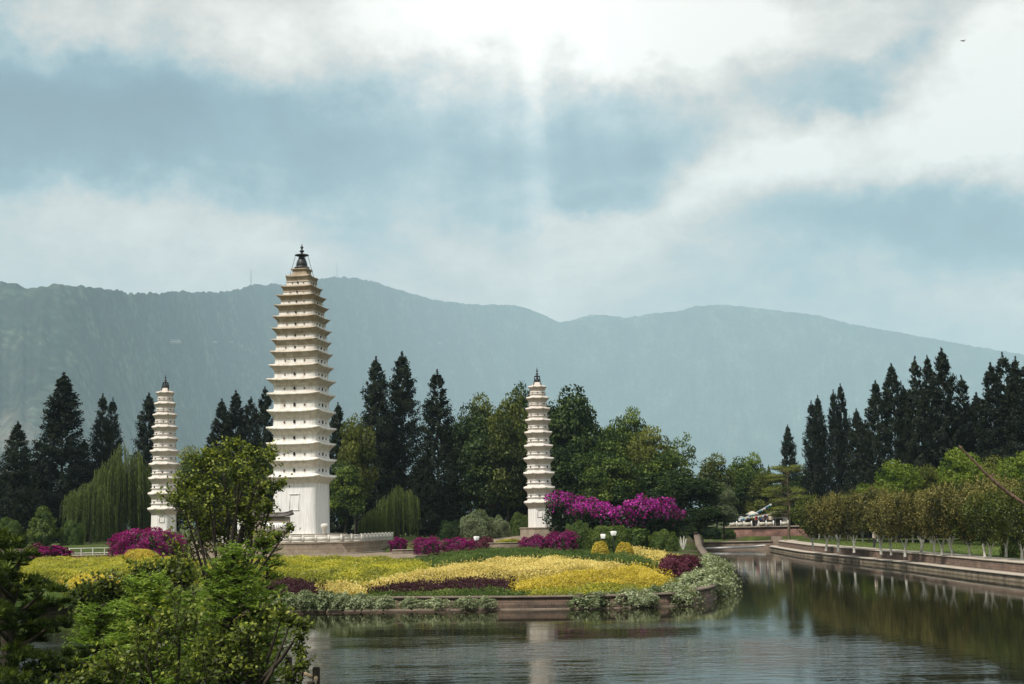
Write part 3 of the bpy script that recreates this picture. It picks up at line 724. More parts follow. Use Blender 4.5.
    for s_ in range(4):
        an = pi / 4 + s_ * pi / 2 if N == 4 else s_ * pi / 2 + pi / 4
        ch = MB(); rr1 = (a * 1.12 if N == 4 else a * .80)
        p0 = np.array([rr * .95 * cos(an), rr * .95 * sin(an), ro]); p1 = np.array([rr1 * cos(an), rr1 * sin(an), zt + gap * (.14 if N == 4 else .0)])
        ch.tube([p0, (p0 + p1) / 2 - np.array([0, 0, .05]), p1], .022 if N == 4 else .05, 4); ch.build('chain' if N == 4 else 'stay_rod', 'black', so2)
    return t, zb, ez, ea, wa
MAIN_RZ = R(-10.6)
def rz_rel(X, Y, rz): return rz - math.atan2(X, Y) if False else rz + math.atan2(X, Y)
pm = W(301.6, 530, 142)
MX, MY = pm[0], pm[1]
mh = [(265.5, 336.4), (266, 336.6), (267, 336.4), (267, 336.9), (267, 335.6), (267.2, 335.6), (266.9, 336.4), (269.2, 334.4), (270.2, 333), (271, 331), (271.7, 331.5), (273, 330.6), (274.7, 329.4), (276.9, 326.9), (281, 322.8), (285.9, 318.4)]
halfw = [(b - a) / 2 for a, b in mh]
wallw = [27.6, 27.6, 27.6, 27.6, 27.5, 27.3, 27.0, 26.6, 26.0, 25.4, 24.6, 23.6, 22.2, 20.4, 18.0, 15.0]
big = pagoda('great_pagoda', 'tall white square pagoda with sixteen eaves and dark spire on stone terrace', MX, MY, 533.5,
       [477, 460.9, 444.7, 429.3, 412.4, 395.5, 381.2, 367.3, 353.8, 341.9, 330.7, 318.8, 307.6, 297.6, 288.4, 277.8],
       halfw, wallw, 4, 244, MAIN_RZ, 'plaster_big', 'eave_big', .75, 2.75)
pr = W(540, 526, 155)
pagoda('small_pagoda', 'slender white octagonal pagoda between dark broadleaf trees and magenta bougainvillea', pr[0], pr[1], 527,
       [502.2, 487.8, 473.3, 458.8, 446.2, 432.8, 420.5, 409, 398.2, 387.0], [16.1, 16.2, 16.2, 15.8, 14.9, 14.3, 13.5, 12.9, 11.8, 9.4],
       [11.9, 12.1, 12.0, 11.9, 11.3, 10.9, 10.2, 9.6, 8.8, 7.4], 8, 367.5, 0, 'plaster_small', 'eave_small', .95, 2.15, 'pair of slender octagonal pagodas')
pL = W(163.7, 530, 160)
pagoda('small_pagoda', 'slender white octagonal pagoda beside the willows and dark cypresses', pL[0], pL[1], 531.5,
       [508.8, 493.6, 478.4, 464.3, 451.2, 438.9, 427.2, 415, 403.8, 392.7], [15.8, 15.6, 15.2, 15.0, 14.2, 13.4, 12.8, 11.9, 10.8, 9.0],
       [11.9, 11.9, 11.7, 11.5, 11.0, 10.5, 9.9, 9.3, 8.5, 7.0], 8, 374.5, R(4), 'plaster_small', 'eave_small', 1.2, 1.9, 'pair of slender octagonal pagodas')

# terrace of the great pagoda (own frame rotated with it)
zbm = big[1]
def mframe(x, y, z=0):
    c, s = cos(MAIN_RZ), sin(MAIN_RZ); return (MX + x * c - y * s, MY + x * s + y * c, z)
TZ = zbm - .75
t = root('stone_terrace', (MX, MY, 0), 'stepped stone block terrace with white balustrade under the tall pagoda', 'terrace', rz=MAIN_RZ)
def chamfer_poly(xl, xr, yf, yb, c): return np.array([(xl + c, yf), (xr - c, yf), (xr, yf + c), (xr, yb - c), (xr - c, yb), (xl + c, yb), (xl, yb - c), (xl, yf + c)])
P1 = chamfer_poly(-7.6, 7.9, -7.0, 7.0, 1.5)
def prism(mb, P, z0, z1, mi=0):
    n = len(P); mb.rings([np.column_stack([P, np.full(n, z0)]), np.column_stack([P, np.full(n, z1)])], mi, True, True)
m = MB(); prism(m, P1, .3, TZ - .14); m.build('block_wall', 'blocks', t)
m = MB(); prism(m, P1 * 1.012, TZ - .139, TZ - .02); m.build('coping', 'stonetan', t)
m = MB(); prism(m, P1 * 1.09, .3, 1.28); m.build('step', 'stonetan', t)
m = MB(); prism(m, chamfer_poly(-5, 4.6, -4.6, 4.6, .4), TZ - .018, TZ + .42); prism(m, chamfer_poly(-4, 3.7, -3.7, 3.7, .3), TZ + .423, TZ + .72); m.build('upper_step', 'stonetan', t)
# balustrade with posts
def balustrade(A, B, skip_first=False):
    A = np.array(A, float); B = np.array(B, float); L = np.linalg.norm(B - A); k = max(1, int(round(L / 1.25)))
    rz = math.atan2(B[1] - A[1], B[0] - A[0])
    for i in range(k + 1):
        if i == 0 and skip_first: continue
        p = A + (B - A) * i / k; q = MB(); q.box((0, 0, .34), (.17, .17, .68)); q.box((0, 0, .70), (.19, .19, .05))
        o = q.build('balustrade_post', 'stonewhite', t, loc=(p[0], p[1], TZ - .018)); o.rotation_euler = (0, 0, rz)
    for i in range(k):
        p = A + (B - A) * (i + .5) / k; q = MB(); l = L / k - .19
        q.box((0, 0, .33), (l, .08, .46)); q.box((0, 0, .60), (l, .13, .09)); q.box((0, 0, .05), (l, .12, .10))
        o = q.build('balustrade_panel', 'stonewhite', t, loc=(p[0], p[1], TZ - .018)); o.rotation_euler = (0, 0, rz)
Pb = P1 * .985
balustrade((-1.2, Pb[1][1]), Pb[1]); balustrade(Pb[1], Pb[2], True); balustrade(Pb[2], Pb[3], True)
balustrade((-3.4, Pb[0][1]), Pb[0])
for k, x in enumerate((-2.9, -1.7)):
    pass
m = MB()
for k in range(4): m.box((-2.3, -7.0 - .16 - .32 * (3 - k) + .0, .62 + .0 + (TZ - .3) * (k + 1) / 4 / 2), (2.1, .318, (TZ - .3) * (k + 1) / 4))
m.build('stair', 'stonetan', t)
# sloping stair cheeks seen as light slanted slabs
for x in (.55, 1.9):
    m = MB(); m.add([(x - .12, -4.9, TZ), (x + .12, -4.9, TZ), (x + .12, -4.62, TZ), (x - .12, -4.62, TZ), (x - .12, -5.9, TZ - .01), (x + .12, -5.9, TZ - .01), (x + .12, -4.62, TZ + .5), (x - .12, -4.62, TZ + .5)],
          [(4, 5, 6, 7), (4, 7, 3), (5, 2, 6), (4, 3, 2, 5), (7, 6, 2, 3)]); m.build('stair_cheek', 'stonewhite', t)

# screen wall with inscription in front of the shaft
Ys = -4.1
sw = root('screen_wall', mframe(-1.55, Ys, TZ + .42), 'stone screen wall with tiled roof and white inscription panel before the tall pagoda', 'wall', rz=MAIN_RZ)
m = MB(); m.box((0, 0, 1.0), (3.5, .5, 2.0)); m.box((0, 0, .15), (3.7, .62, .3)); m.build('wall', 'stonetan', sw)
m = MB(); m.box((.45, -.28, 1.02), (2.35, .07, .80)); pn = m.build('inscription_panel', 'white', sw)
m = MB(); z = 2.0
for k in range(-1, 2, 2):
    pass
prof = [(-.52, .0), (-.50, .07), (-.2, .20), (0, .34), (.2, .20), (.5, .07), (.52, .0)]
xs_ = np.linspace(-2.05, 2.05, 13); up = lambda x: .20 * abs(x / 2.05) ** 5
V = [(x, p[0], z + p[1] + up(x)) for x in xs_ for p in prof]; n = len(prof)
F = [(i * n + j, (i + 1) * n + j, (i + 1) * n + (j + 1) % n, i * n + (j + 1) % n) for i in range(len(xs_) - 1) for j in range(n)] + [tuple(range(n)), tuple((len(xs_) - 1) * n + j for j in range(n))[::-1]]
m.add(V, F); m.tube([(x, 0, z + .36 + up(x) * 1.3) for x in xs_], .07, 6); m.build('tiled_roof', 'roofgrey', sw)
for k, chs in enumerate('永鎮山川'):
    cu = bpy.data.curves.new('inscription', 'FONT'); cu.body = chs; cu.size = .50; cu.extrude = .01; cu.align_x = 'CENTER'; cu.align_y = 'CENTER'
    tmp = bpy.data.objects.new('tmp', cu); COL.objects.link(tmp)
    dg = bpy.context.evaluated_depsgraph_get(); me = bpy.data.meshes.new_from_object(tmp.evaluated_get(dg)); bpy.data.objects.remove(tmp)
    me.materials.clear(); me.materials.append(MT['redink'])
    o = bpy.data.objects.new('character', me); COL.objects.link(o); o.parent = pn; o.location = (.45 - .84 + k * .56, -.325, 1.02); o.rotation_euler = (pi / 2, 0, 0)
for x, y, h, lab, nm in [(-4.4, -4.9, 1.5, 'tall white stone pillar standing on the terrace beside the screen wall', 'stone_pillar'), (3.35, -3.0, 1.2, 'white stone urn pillar by the corner of the tall pagoda shaft', 'stone_urn')]:
    t = root(nm, mframe(x, y, TZ + (.0 if x < -4 else .42) - .018 + (.42 if x < -4 else 0)), lab, 'stone ornament', rz=MAIN_RZ)
    if nm == 'stone_pillar':
        m = MB(); m.box((0, 0, .1), (.8, .7, .2)); m.build('base', 'stonewhite', t)
        m = MB(); m.box((0, 0, h / 2 + .2), (.58, .42, h - .0)); m.build('column', 'white', t)
        m = MB(); m.box((0, 0, h + .25), (.64, .48, .1)); m.build('cap', 'stonewhite', t)
    else:
        m = MB(); m.box((0, 0, .1), (.6, .6, .2)); m.build('base', 'stonewhite', t)
        m = MB(); m.lathe([(.14, .2), (.2, .3), (.2, .7), (.34, .9), (.38, 1.1), (.3, 1.25), (.1, 1.3)], 12); m.build('urn', 'stonewhite', t)

# low garden walls behind the flowers
def low_wall(pxa, pxb, y, Y, h, lab, mat='brick', cop='pathpale'):
    A = W(pxa, y, Y); B = W(pxb, y, Y); ln = resample(np.array([A[:2], B[:2]]), 2.0); z0 = land(ln[:, 0], ln[:, 1]) - .3
    t = root('garden_wall', (0, 0, 0), lab, 'wall', 'low walls among the flower beds')
    m = MB(); wall_strip(m, ln, 0, .4, z0, z0 + .3 + h); m.build('brickwork', mat, t)
    m = MB(); wall_strip(m, ln, -.05, .45, z0 + .302 + h, z0 + .38 + h); m.build('coping', cop, t)
low_wall(484, 524, 545, 137, .7, 'low tan stone wall left of the octagonal pagoda plinth', 'stonedark', 'stonetan')
low_wall(558, 600, 545, 136, .8, 'low tan stone wall between dark pink bushes and round yellow bushes', 'stonedark', 'stonetan')
low_wall(392, 424, 549, 131, .35, 'low brown stone wall running out from the terrace', 'stonedark', 'stonetan')
low_wall(60, 128, 552, 128, .45, 'low red brick edging beneath the magenta bushes and willows', 'redbrick')

# ------------------------------------------------------------------ trees
def trunk_tube(m, H, r0, mi=0, bend=.03, top=.9, n=7, x0=0, y0=0):
    k = 7; zz = np.linspace(-.25, H * top, k); b = rng.normal(size=(k, 2)).cumsum(0) * H * bend * .3; b[0] = 0; b[1] = 0
    pts = np.column_stack([x0 + b[:, 0], y0 + b[:, 1], zz]); m.tube(pts, r0 * (1 - .85 * np.linspace(0, 1, k)), n, mi); return pts

def gen_cypress(H, Wd, seed, dens=1.0, tips=1, leaf=.34, fluff=1.0):
    global rng; rng = np.random.default_rng(seed)
    tr = MB(); pts = trunk_tube(tr, H, H * .008, top=.90, bend=.001)
    cr = MB(); n = int(560 * dens)
    t = np.sort(rng.uniform(.01, 1, n) ** 1.18)
    lump = 1.08 + .13 * np.sin(t * (17 + seed % 11) + seed) + .09 * np.sin(t * 41 + 2 * seed)
    prof = np.minimum(1, (1 - t) ** .62 * 1.12) * np.minimum(1, .7 + t * 2.2)
    az = rng.uniform(0, 2 * pi, n); r = Wd / 2 * prof * lump * rng.uniform(.80, 1.25, n) + .15
    P = []; T = []; Nn = []
    for i in range(n):
        k = int((44 if r[i] > 1 else 26) * fluff); s = rng.uniform(.25, 1.0, k) ** .7
        z0 = t[i] * H * .97
        up = .55 * r[i]
        c = np.column_stack([np.cos(az[i]) * r[i] * s, np.sin(az[i]) * r[i] * s, z0 + up * s ** 1.6 - .1 * r[i]])
        c += rng.normal(size=(k, 3)) * np.array([.13, .13, .16]) * (.35 + r[i] * .30)
        P.append(c); T.append(np.clip(rng.normal(.45 + .25 * (s - .5) + rng.normal() * .12, .16, k), 0, 1))
        v = rng.normal(size=(k, 3)) * .6 + np.array([cos(az[i]), sin(az[i]), .5]); Nn.append(v)
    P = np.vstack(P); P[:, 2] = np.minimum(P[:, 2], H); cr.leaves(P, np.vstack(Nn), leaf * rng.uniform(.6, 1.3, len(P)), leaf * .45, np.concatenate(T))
    for q in range(26):
        cr.leaves(np.array([[0, 0, H * (.94 + .06 * q / 26)]]) + rng.normal(size=(5, 3)) * np.array([.09, .09, .1]) * (1.4 - q / 26), rng.normal(size=(5, 3)), .25, .1, .4)
    return tr, cr

def gen_broad(H, Wd, seed, nclump=58, leaf=.42, base=.12, airy=0.0, k_leaf=330, shape=1.0, trunk_r=None, flat=.75):
    global rng; rng = np.random.default_rng(seed)
    tr = MB(); cz = H * (1 + base) / 2; rz_ = H * (1 - base) / 2; rx = Wd / 2
    r0 = trunk_r or H * .022
    pts = trunk_tube(tr, H, r0, top=.8, bend=.05)
    cr = MB(); C = []
    while len(C) < nclump:
        v = rng.uniform(-1, 1, 3)
        q = np.linalg.norm(v)
        if q > 1 or q < .25: continue
        if v[2] < -.55 and rng.random() < .5: continue
        w = np.array([rx * .80, rx * .80, rz_ * .84]) * v
        w[:2] *= 1 - .25 * max(0, v[2]) * shape
        C.append(w + np.array([0, 0, cz]))
    C = np.array(C)
    for c in C:
        R1 = rng.uniform(.10, .22) * Wd * (1 - .35 * airy)
        k = int(k_leaf * (R1 / (.17 * Wd)) ** 1.5)
        u = unit(k); rr = rng.uniform(.6, 1.05, k) ** .4 + rng.normal(size=k) * .08
        rad = np.array([R1, R1, R1 * flat])
        u[:, 2] = np.where(u[:, 2] < -.3, u[:, 2] * .5, u[:, 2])
        P = c + u * rr[:, None] * rad * (1 + .18 * np.sin(u[:, :1] * 7 + c[0]) * np.cos(u[:, 1:2] * 6 + c[1]))
        base_t = rng.normal(.48, .24)
        tt = np.clip(rng.normal(base_t, .24, k), 0, 1)
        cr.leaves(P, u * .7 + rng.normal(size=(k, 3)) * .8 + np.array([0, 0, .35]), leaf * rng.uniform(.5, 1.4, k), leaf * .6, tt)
        if rng.random() < .55 + .3 * airy:
            b0 = pts[rng.integers(2, 6)]; mid = (b0 + c) / 2 + rng.normal(size=3) * .15 + np.array([0, 0, -.2])
            tr.tube([b0, mid, c], [r0 * .4, r0 * .25, r0 * .1], 5, 0)
    return tr, cr

def gen_willow(H, Wd, seed, strands=420, leaf=.30):
    global rng; rng = np.random.default_rng(seed)
    tr = MB(); pts = trunk_tube(tr, H, H * .03, top=.75, bend=.07)
    cr = MB()
    hubs = []
    for q in range(15):
        a = rng.uniform(0, 2 * pi); rr = Wd / 2 * rng.uniform(.15, .82); hz = H * (1 - .28 * (rr / (Wd / 2)) ** 1.7) * rng.uniform(.80, 1.0) - .3
        c = np.array([rr * cos(a), rr * sin(a), hz]); hubs.append(c)
        b0 = pts[rng.integers(2, 6)]; tr.tube([b0, (b0 + c) / 2 + np.array([0, 0, .5]), c], [H * .012, H * .008, H * .003], 5)
    hubs.append(np.array([0, 0, H * .95]))
    for q in range(strands):
        c = hubs[rng.integers(len(hubs))]; a = rng.uniform(0, 2 * pi); rr = abs(rng.normal(0, .13)) * Wd
        s0 = c + np.array([rr * cos(a), rr * sin(a), -rr * .55 + rng.normal() * .15])
        Ls = min(s0[2] - .2, rng.uniform(.35, .95) * H * .78)
        k = int(Ls * 9) + 4; s = np.linspace(0, 1, k)
        out = s0[:2] / (np.linalg.norm(s0[:2]) + .3)
        P = np.column_stack([s0[0] + out[0] * .35 * s ** .5 + rng.normal(size=k) * .05, s0[1] + out[1] * .35 * s ** .5 + rng.normal(size=k) * .05, s0[2] - s * Ls])
        tt = np.clip(rng.normal(.55 - .25 * s + rng.normal() * .15, .1, k), 0, 1)
        N = rng.normal(size=(k, 3)); N[:, 2] *= .2
        cr.leaves(P, N, leaf * rng.uniform(.8, 1.5, k), leaf * .3, tt, updir=np.array([0, 0, -1.0]))
    return tr, cr

def gen_layered(H, Wd, seed, layers=9, leaf=.26):
    """pine with flat spreading foliage pads"""
    global rng; rng = np.random.default_rng(seed)
    tr = MB(); pts = trunk_tube(tr, H, H * .022, top=.93, bend=.05); cr = MB()
    for q in range(layers * 3):
        t = rng.uniform(.28, 1); a = rng.uniform(0, 2 * pi); r = Wd / 2 * (1.1 - .65 * t) * rng.uniform(.5, 1)
        c = np.array([r * cos(a), r * sin(a), H * t]); b0 = np.array([0, 0, H * t * .93]); tr.tube([b0, c * [.5, .5, 1] + [0, 0, -.05], c], [.09, .06, .03], 5)
        k = 420; u = unit(k); rr = rng.uniform(0, 1, k) ** .4; R1 = Wd * rng.uniform(.14, .24)
        P = c + u * rr[:, None] * np.array([R1, R1, .16 * R1 + .1]) + np.array([0, 0, .15])
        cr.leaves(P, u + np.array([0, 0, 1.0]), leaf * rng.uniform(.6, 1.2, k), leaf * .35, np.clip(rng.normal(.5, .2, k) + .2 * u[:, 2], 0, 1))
    return tr, cr

def gen_vase(H, Wd, seed, leaf=.22):
    """small multi-stemmed tree with whitewashed lower trunk and twiggy brownish crown"""
    global rng; rng = np.random.default_rng(seed)
    tr = MB(); ww = MB(); cr = MB()
    hw = H * rng.uniform(.08, .14); lean = rng.normal(size=2) * .08
    top = np.array([lean[0], lean[1], hw]); ww.tube([(0, 0, -.2), (lean[0] * .4, lean[1] * .4, hw * .5), top], [.13, .10, .10], 8)
    tips = []
    ns = rng.integers(3, 6)
    for q in range(ns):
        a = 2 * pi * q / ns + rng.uniform(-.4, .4); r = Wd * rng.uniform(.12, .22)
        p1 = top + np.array([cos(a) * r * .4, sin(a) * r * .4, H * .14])
        ww.tube([top - [0, 0, .05], (top + p1) / 2, p1], [.07, .05, .045], 6)
        p2 = p1 + np.array([cos(a) * r * .6, sin(a) * r * .6, H * .2]); tr.tube([p1, p2], [.045, .035], 5)
        for w_ in range(5):
            b = a + rng.uniform(-1.0, 1.0); p3 = p2 + np.array([cos(b) * Wd * .2, sin(b) * Wd * .2, H * rng.uniform(.12, .3)]); tr.tube([p2, p3], [.03, .012], 4); tips.append(p3)
    n = 52
    for q in range(n):
        v = rng.normal(size=3); v /= np.linalg.norm(v); v *= rng.uniform(.5, 1) ** .5
        c = np.array([v[0] * Wd * .42, v[1] * Wd * .42, H * .60 + v[2] * H * .31])
        k = 95; u = unit(k) * rng.uniform(.3, 1, k)[:, None] ** .5; R1 = rng.uniform(.08, .16) * Wd
        P = c + u * R1 * np.array([.8, .8, 1.5]) + np.array([0, 0, rng.normal() * .25])
        tt = np.clip(rng.normal(.46, .2, k) + rng.normal() * .18, 0, 1)
        cr.leaves(P, u + rng.normal(size=(k, 3)) * .6, leaf * rng.uniform(.6, 1.3, k), leaf * .5, tt)
    # upright twigs poking from the crown
    for q in range(60):
        a = rng.uniform(0, 2 * pi); r = Wd * .36 * rng.uniform(0, 1) ** .5; z1 = H * (.93 - .25 * (r / (Wd * .36)) ** 2)
        s = np.linspace(0, 1, 9); P = np.column_stack([r * cos(a) * (1 + .15 * s), r * sin(a) * (1 + .15 * s), z1 - .3 + s * H * rng.uniform(.06, .2)]) + rng.normal(size=(9, 3)) * .04
        cr.leaves(P, rng.normal(size=(9, 3)), leaf * 1.0, leaf * .4, np.clip(rng.normal(.7, .1, 9), 0, 1), updir=np.array([0, 0, 1.0]))
    return tr, cr, ww

def gen_shrub(H, Wd, seed, leaf=.2, k=5200, lumpy=.18, D=None, mix=0.0):
    global rng; rng = np.random.default_rng(seed)
    tr = MB(); D = D or Wd
    for q in range(5):
        a = 2 * pi * q / 5; tr.tube([(0, 0, -.1), (cos(a) * Wd * .1, sin(a) * D * .1, H * .3), (cos(a) * Wd * .25, sin(a) * D * .25, H * .7)], [.05, .04, .015], 5)
    cr = MB(); u = unit(k); u[:, 2] = np.abs(u[:, 2]) * 1.0 - .12 * (rng.random(k) < .3)
    ph = rng.uniform(0, 6, 6)
    lm = 1 + lumpy * (np.sin(u[:, 0] * 5 + ph[0]) * np.cos(u[:, 1] * 4 + ph[1]) + .6 * np.sin(u[:, 0] * 11 + ph[2]) * np.cos(u[:, 2] * 9 + ph[3]))
    rr = rng.uniform(.55, 1.03, k) ** .5 * lm
    P = u * rr[:, None]; P[:, 2] = np.sign(P[:, 2]) * np.abs(P[:, 2]) ** .62; P = P * np.array([Wd / 2, D / 2, H * .93]); P[:, 2] = np.clip(P[:, 2], .03, None)
    tt = np.clip(rng.normal(.5, .17, k) + .22 * (lm - 1) / max(lumpy, .01) * .5, 0, 1)
    N_ = u + rng.normal(size=(k, 3)) * .5
    g_ = (rng.random(k) < mix * (1.6 - 1.3 * P[:, 2] / H)) | (mix > 0) & (np.sin(u[:, 0] * 8 + ph[4]) * np.sin(u[:, 1] * 7 + ph[5]) + rng.normal(size=k) * .3 > .75)
    g_ &= mix > 0
    cr.leaves(P[~g_], N_[~g_], leaf * rng.uniform(.6, 1.3, (~g_).sum()), leaf * .6, tt[~g_])
    if g_.any(): cr.leaves(P[g_], N_[g_], leaf * rng.uniform(.6, 1.3, g_.sum()), leaf * .6, tt[g_], mi=1)
    if mix > 0:     # arching sprays breaking the outline
        for q in range(26):
            a = rng.uniform(0, 2 * pi); z0 = rng.uniform(.45, .95); n_ = 34; t_ = np.linspace(0, 1, n_); r0 = .5 * (1 - z0 ** 3) ** .5 + .02
            R_1 = r0 + t_ * .16; Ps = np.column_stack([np.cos(a) * R_1 * Wd, np.sin(a) * R_1 * D, H * (z0 * .9 + .22 * t_ - .16 * t_ ** 2)]) + rng.normal(size=(n_, 3)) * .035
            cr.leaves(Ps, rng.normal(size=(n_, 3)), leaf, leaf * .6, np.clip(rng.normal(.6, .2, n_), 0, 1))
    return tr, cr

PROTO = {}
def proto(key, fn, H, Wd, matc, matt='bark', **kw):
    """build the meshes of a kind once, return (H, W, {part: mesh})"""
    if key not in PROTO:
        r = fn(H, Wd, sum(ord(c_) * (i_ + 3) for i_, c_ in enumerate(key)) % 100000, **kw)
        d = {'trunk': r[0].mesh('trunk', [matt]), 'crown': r[1].mesh('crown', [matc, 'broad_dark'] if kw.get('mix') else [matc])}
        if len(r) > 2: d['whitewashed_trunk'] = r[2].mesh('whitewashed_trunk', ['whitewash'])
        PROTO[key] = (H, Wd, d)
    return PROTO[key]
def plant(name, pr_, loc, H, Wd, rz, label, cat, group=None, mat=None):
    h0, w0, d = pr_
    t = root(name, tuple(loc), label, cat, group, rz=rz, scale=(Wd / w0, Wd / w0, H / h0))
    for k_, me in d.items():
        nm = {'trunk': 'trunk', 'crown': 'crown', 'whitewashed_trunk': 'whitewashed_trunk'}[k_]
        if cat in ('shrub', 'bush'): nm = {'trunk': 'stems', 'crown': 'foliage'}[k_]
        o = bpy.data.objects.new(nm, me); COL.objects.link(o); o.parent = t
        if mat and k_ == 'crown': o.material_slots[0].link = 'OBJECT'; o.material_slots[0].material = MT[mat]
    return t
prng = random.Random(3)
def tree_px(name, pr_, px, ytop, wpx, Y, label, cat='tree', group=None, mat=None, zb=None, rz=None):
    T = W(px, ytop, Y); z0 = zl(T[0], T[1]) if zb is None else zb
    Hh = T[2] - z0; Wd = wpx * Y / FPX * ((1.22 if px > 780 else 1.06) if name in ('cypress_tree', 'conifer_tree') else 1.0)
    if name == 'cypress_tree' and any(pr_ is q for q in cyp): pr_ = cyp[prng.randrange(10)]
    return plant(name, pr_, (T[0], T[1], z0 - .02), Hh, Wd, prng.uniform(0, 6.28) if rz is None else rz, label, cat, group, mat)

cyp = [proto('cyp' + c_, gen_cypress, 22, w_, 'cypress') for c_, w_ in zip('ABCDEFGHIJ', (5.0, 5.4, 4.2, 5.0, 5.2, 4.8, 5.6, 4.6, 5.0, 5.3))]
ced = [proto('cedA', gen_cypress, 20, 6.0, 'cedar', dens=1.0), proto('cedB', gen_cypress, 20, 6.5, 'cedar', dens=.9)]
GC = 'tall dark cypresses'
left_cyp = [(18, 421, 40, 168, 0, 'blunt dark cypress, shorter one before the tallest of the group by the willows'), (64, 372, 52, 176, 1, 'tallest dark cypress standing over the willows'),
    (103, 393, 30, 180, 2, 'narrow dark cypress with twin neighbour behind the willow crown'), (113, 397, 26, 184, 3, 'slim dark cypress touching its twin behind the willow crown'),
    (149, 392, 34, 186, 3, 'dark cypress half hidden by the octagonal pagoda near the willows'), (40, 440, 40, 182, 1, 'short dark cypress filling the gap beside the blunt one'), (-8, 445, 34, 175, 0, 'dark cypress cut by the picture edge behind the pine'),
    (84, 440, 36, 186, 0, 'low dark cypress between the tallest one and the twins')]
for px, y, w_, Y, v, lab in left_cyp: tree_px('cypress_tree', cyp[v], px, y, w_, Y, lab, group=GC)
for px, y, w_, Y, v, lab in [(222, 398, 32, 182, 0, 'dark conifer over the foreground tree, first before the tall pagoda'), (236, 390, 34, 186, 2, 'dark pointed conifer, second of those before the tall pagoda'),
    (251, 396, 34, 180, 1, 'dark broad conifer, third of those before the tall pagoda'), (265, 386, 34, 188, 3, 'dark spiky conifer touching the tall pagoda eaves'), (338, 402, 30, 182, 0, 'dark conifer peeping out just beyond the tall pagoda'),
    (212, 430, 30, 186, 1, 'low dark conifer at the end of the conifer clump over the foreground tree'), (278, 420, 30, 190, 2, 'dark conifer hidden mostly behind the tall pagoda lower storeys')]:
    tree_px('conifer_tree', ced[v % 2] if v % 2 else cyp[v], px, y, w_, Y, lab, group='dark conifers beside the tall pagoda', mat='cypress')
for px, y, w_, Y, v, lab in [(376, 356, 42, 178, 2, 'slim cypress, nearest the tall pagoda of the big three'), (402, 351, 46, 182, 0, 'tallest and middle cypress of the big three'), (437, 369, 44, 172, 1, 'stout blunt cypress of the big three beside the broadleaf wood'),
    (424, 452, 34, 166, 3, 'small dark cypress in front of the big three'), (356, 430, 36, 184, 1, 'lower dark cypress behind the yellow green tree by the tall pagoda'), (388, 420, 44, 188, 0, 'dark cypress filling between the slim and tallest ones')]:
    tree_px('cypress_tree', cyp[v], px, y, w_, Y, lab, group=GC)
right_cyp = [(787.5, 424, 20, 215), (811, 400, 22, 190), (817.5, 395, 20, 194), (833, 389, 20, 188), (840, 383, 20, 192), (856, 408, 26, 180), (875, 380, 32, 176), (891, 363, 34, 172), (903, 385, 26, 185), (914.5, 356, 30, 170), (927, 355, 26, 174), (941, 347, 36, 168), (961, 375, 30, 172),
    (976, 392, 28, 180), (990, 362, 36, 166), (1002, 352, 36, 170), (1015, 356, 34, 164), (1026, 360, 40, 160), (865, 420, 30, 186), (950, 400, 34, 182)]
rdesc = ['short lone conifer above the layered pine', 'narrow cypress, slightly lower twin by the layered pine', 'narrow cypress, slightly higher twin by the layered pine', 'thin cypress of the second twin pair, lower one', 'thin cypress of the second twin pair, higher one',
    'medium cypress starting the dense dark row', 'cypress second in the dense row, after the medium one', 'cypress third in the dense row, with ragged sides', 'low cypress tucked behind the third and fourth of the row', 'cypress fourth in the dense row, pointed tip',
    'narrow cypress close beside the tallest of the row', 'tallest cypress in the dense row over the lawn', 'small pointed cypress right after the tallest of the row', 'low cypress in the dip of the dense row', 'cypress rising after the dip of the dense row',
    'highest cypress of the last clump over the bare branch', 'cypress beside the highest one of the last clump', 'cypress at the picture edge ending the dense row', 'low dark cypress between medium and second of the row', 'low dark cypress behind the tallest of the row']
for i, ((px, y, w_, Y), d_) in enumerate(zip(right_cyp, rdesc)): tree_px('cypress_tree', cyp[(i * 7) % 4 if w_ > 24 else 2], px, y, w_, Y, d_, group='dark cypress row beyond the lawn')

